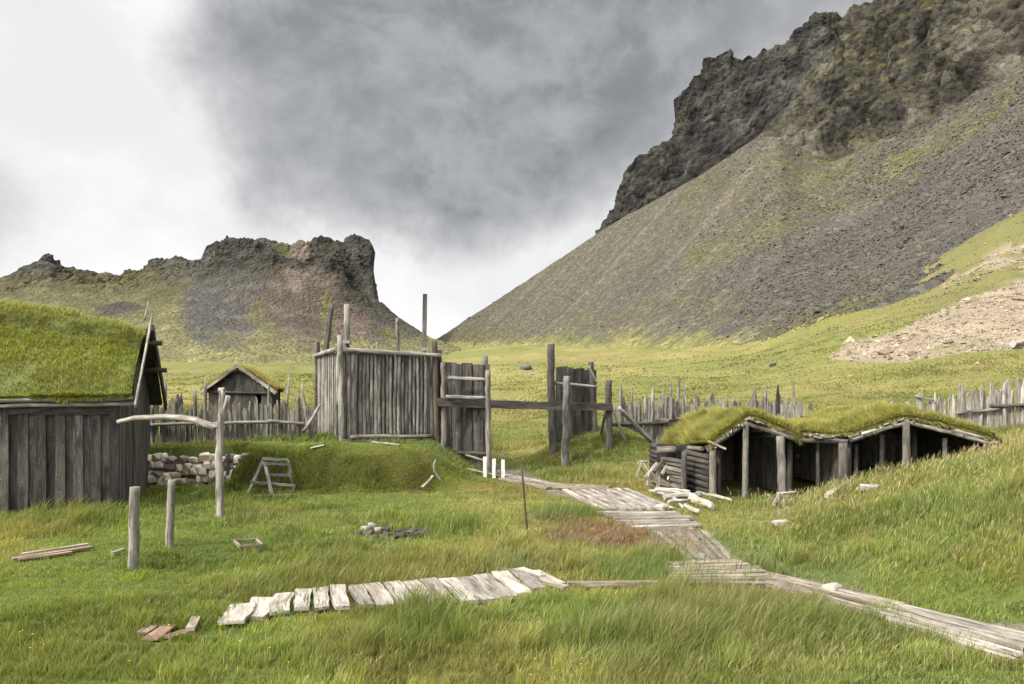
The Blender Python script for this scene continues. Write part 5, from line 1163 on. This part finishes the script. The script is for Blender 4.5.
    pur = np.clip(pur * (1.1 + b * .8), 0, 1); isp = r.random(n) < pur * .8; col = np.where(k(isp), np.array([.225, .125, .085]) * r.uniform(.7, 1.2, (n, 1)), col)
    dry = np.clip(.75 * np.exp(-(((px - 640) / 65) ** 2 + ((py - 487) / 9) ** 2)) + .6 * np.exp(-(((px - 500) / 60) ** 2 + ((py - 492) / 10) ** 2)) + .6 * np.exp(-(((px - 512) / 40) ** 2 + ((py - 450) / 12) ** 2)) + .3 * np.exp(-(((px - 330) / 90) ** 2 + ((py - 520) / 10) ** 2)), 0, 1)
    isd = r.random(n) < dry; col = np.where(k(isd), np.array([.27, .215, .080]) * r.uniform(.75, 1.2, (n, 1)), col)
    tip = col * 1.1; sd_ = (r.random(n) < .10); tip = np.where(k(sd_), np.array([.33, .27, .15]), tip)
    # blades combed down the steep faces of the turf bank and the mound
    e = .05; sx_ = (gh(x + e, y) - gh(x - e, y)) / (2 * e); sy_ = (gh(x, y + e) - gh(x, y - e)) / (2 * e); stp = np.clip(np.hypot(sx_, sy_), 0, 1.2); lean = lean - np.stack([sx_, sy_, np.zeros(n)], 1) * k(h * .25 * np.minimum(1, 1.2 / (np.hypot(sx_, sy_) + .01)))
    P_ = np.stack([x, y, z - .008], 1)
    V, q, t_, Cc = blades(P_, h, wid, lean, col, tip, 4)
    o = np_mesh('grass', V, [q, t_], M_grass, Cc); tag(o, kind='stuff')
    # seed heads standing above the grass: hillock crest and the purple sweep
    r = np.random.default_rng(8); n = 26000; y = np.exp(r.uniform(np.log(7.5), np.log(21), n)); px0 = r.uniform(330, 1120, n); x = (px0 - CX) * y / F; z = gh(x, y); px, py = proj(x, y, z)
    dens = np.clip(.9 * ss(px, 740, 800) * np.exp(-((y - 16.6) / 1.8) ** 2) + .30 * ss(px, 700, 780) * ss(y, 9, 12) + np.exp(-(((px - 612) / 68) ** 4 + ((py - 536) / 14) ** 4)) * .9 + .16 * ss(py, 630, 690) + .35 * np.exp(-(((px - 760) / 60) ** 2 + ((py - 600) / 8) ** 2)), 0, 1)
    kp = (r.random(n) < dens) & ~shed_mask(x, y) & (pathdist(x, y) > .6); x, y, z, px, py = [v[kp] for v in (x, y, z, px, py)]; n = len(x)
    h = r.uniform(.14, .30, n) * np.where(px < 700, .75, 1.0); lean = np.stack([r.normal(.10, .08, n), r.normal(0, .08, n), np.zeros(n)], 1)
    purp = (np.abs(px - 612) < 90) & (np.abs(py - 536) < 24)
    stem = np.where(purp[:, None], np.array([.22, .13, .09]), np.array([.24, .20, .08])) * r.uniform(.8, 1.2, (n, 1))
    head = np.where(purp[:, None], np.array([.27, .17, .125]), np.array([.33, .27, .14])) * r.uniform(.7, 1.2, (n, 1))
    s1 = blades(np.stack([x, y, z], 1), h, .0028 + .00028 * y, lean, stem, head, 5)
    hp = np.stack([x, y, z], 1) + lean * .55 + np.stack([np.zeros(n), np.zeros(n), h * .72], 1)
    s2 = blades(hp, h * .34, .003 + .0006 * y, lean * .4, head, head, 6)
    V, q, t_, Cc = join_blades([s1, s2]); o = np_mesh('seeding_grass', V, [q, t_], M_grass, Cc); tag(o, kind='stuff')
    # tiny yellow flowers
    n = 150; y = np.exp(r.uniform(np.log(7.2), np.log(18), n)); px0 = r.uniform(0, 1024, n); x = (px0 - CX) * y / F; z = gh(x, y); px, py = proj(x, y, z)
    kp = (fbm(x * .5, y * .5, sd=311, oct=2) > .0) & (pathdist(x, y) > .8); x, y, z = x[kp], y[kp], z[kp]; n = len(x)
    V = []; Q = []; 
    for i in range(n):
        hh = rnd(.08, .2); c = Vector((x[i], y[i], z[i] + hh)); rr_ = rnd(.006, .011); b0 = len(V)
        for k_ in range(6): V.append((c.x + math.cos(k_ * 1.047) * rr_, c.y + math.sin(k_ * 1.047) * rr_, c.z + .004 * (k_ % 2)))
        V.append((c.x, c.y, c.z + .008)); V.append((c.x - .002, c.y, z[i])); V.append((c.x + .002, c.y, z[i]))
        for k_ in range(6): Q.append((b0 + k_, b0 + (k_ + 1) % 6, b0 + 6))
        Q.append((b0 + 7, b0 + 8, b0 + 6))
    o = np_mesh('buttercups', np.array(V), np.array(Q), M_grass, np.tile(np.array([.62, .50, .02]), (len(V), 1))); tag(o, kind='stuff')
make_grass()
# far tussocks in the meadow, one patchy cover
def far_grass():
    r = np.random.default_rng(31); n = 80000; y = np.exp(r.uniform(np.log(34), np.log(150), n)); y = y[r.random(n) < 1 - ss(y, 70, 150)]; n = len(y); px0 = r.uniform(-30, 1060, n); x = (px0 - CX) * y / F; z = gh(x, y); px, py = proj(x, y, z)
    kp = ~(inpoly(px, py, GRAVEL) | inpoly(px, py, GRAV2)); x, y, z = x[kp], y[kp], z[kp]; n = len(x); a = fbm(x * .25, y * .25, sd=401, oct=3)
    h = (.05 + .07 * ss(a, -.1, .6)) * r.uniform(.6, 1.3, n) * (1 + y / 140); lean = np.stack([r.normal(.1, .3, n), r.normal(0, .3, n), np.zeros(n)], 1) * h[:, None]
    col = gcol(x, y, z) * r.uniform(1.0, 1.35, (n, 1)); V, q, t_, Cc = blades(np.stack([x, y, z - .02], 1), h, .02 + .0016 * y, lean, col, None, 9)
    tag(np_mesh('meadow_grass', V, [q, t_], M_grass, Cc), kind='stuff')
far_grass()

# ------------------------------------------------------------------ loose rock: one cover on the scree, one on the gravel slope
def rubble(name, pts, size, cols, seed):
    r = np.random.default_rng(seed); n = len(pts)
    o8 = np.array([(1, 0, 0), (0, 1, 0), (-1, 0, 0), (0, -1, 0), (0, 0, 1), (0, 0, -1.0)]); f8 = np.array([(0, 1, 4), (1, 2, 4), (2, 3, 4), (3, 0, 4), (1, 0, 5), (2, 1, 5), (3, 2, 5), (0, 3, 5)])
    a = r.uniform(0, 6.28, n); ca, sa = np.cos(a), np.sin(a)
    v = o8[None] * r.uniform(.55, 1.25, (n, 6, 1)) * np.stack([np.ones(n), r.uniform(.6, 1, n), r.uniform(.45, .85, n)], 1)[:, None]
    v = v + r.normal(0, .18, (n, 6, 3)); x = v[..., 0] * ca[:, None] - v[..., 1] * sa[:, None]; y = v[..., 0] * sa[:, None] + v[..., 1] * ca[:, None]
    V = np.stack([x, y, v[..., 2]], -1) * size[:, None, None] + pts[:, None]
    Fc = (f8[None] + (np.arange(n) * 6)[:, None, None]).reshape(-1, 3)
    tag(np_mesh(name, V.reshape(-1, 3), Fc, M_rubble, np.repeat(cols, 6, 0), smooth=False), kind='stuff')
M_rubble = land_mat('rubble_mat', .25, .8, 4, .3, 3, bdist=.1)
def scree_rubble():
    V, SEG, PX, PY, col = REL['mountain']; r = np.random.default_rng(2)
    rows = np.where((SEG[:, 0] > .55) & (SEG[:, 0] < 2.02))[0]; n = 100000
    ri = r.choice(rows, n); ci = r.integers(0, V.shape[1] - 95, n); p = V[ri, ci]; dens = .35 + .65 * ss(fbm(p[:, 0] * .03, p[:, 1] * .03, p[:, 2] * .03, 3, 11) + .3, 0, .6)
    kp = (r.random(n) < dens * (.35 + .65 * ss(PX[ri, ci], 600, 780)) * np.maximum(ss(SEG[ri, ci], .98, 1.2), ss(PX[ri, ci], 740, 790))) & (PX[ri, ci] > 440); p = p[kp] + r.normal(0, .25, (kp.sum(), 3)) * np.array([1, 1, .2]); c_ = col[ri, ci][kp]; n = len(p)
    size = (.07 + .00055 * p[:, 1]) * np.exp(r.normal(0, .45, n)) * (.7 + .45 * ss(PX[ri, ci][kp], 640, 800)); big = r.random(n) < .006; size = np.where(big, size * 2.3, size)
    g = c_.mean(1, keepdims=True); tone = r.uniform(.7, 1.45, (n, 1)); rubble('scree_rubble', p, size, (c_ * .5 + g * np.array([1.03, 1.0, .94]) * .5) * tone, 12)
    # gravel slope on the right
    n = 26000; y = r.uniform(45, 130, n); px0 = r.uniform(815, 1090, n); x = (px0 - CX) * y / F; z = gh(x, y); px, py = proj(x, y, z)
    jx = px + 9 * fbm(x * .12, y * .12, sd=71); jy = py + 7 * fbm(x * .15, y * .15, sd=73); kp = inpoly(jx, jy, GRAVEL) | inpoly(jx, jy, GRAV2) | inpoly(jx, jy, GRAV3) | (r.random(n) < .015)
    x, y, z = x[kp], y[kp], z[kp]; n = len(x); size = (.04 + .0007 * y) * np.exp(r.normal(0, .5, n)); rubble('gravel', np.stack([x, y, z], 1), size, np.array([.185, .150, .108]) * r.uniform(.5, 1.6, (n, 1)), 13)
    # pebbles and clods in the trodden mud
    n = 5000; t = r.uniform(0, len(PATH) - 1.001, n); k_ = t.astype(int); PA = np.array(PATH); q = PA[k_] + (PA[k_ + 1] - PA[k_]) * (t - k_)[:, None] + r.normal(0, .30, (n, 2)); z = gh(q[:, 0], q[:, 1])
    rubble('path_pebbles', np.stack([q[:, 0], q[:, 1], z], 1), .012 * np.exp(r.normal(0, .6, n)) + .004, np.array([.13, .11, .088]) * r.uniform(.5, 1.5, (n, 1)), 14)
scree_rubble()
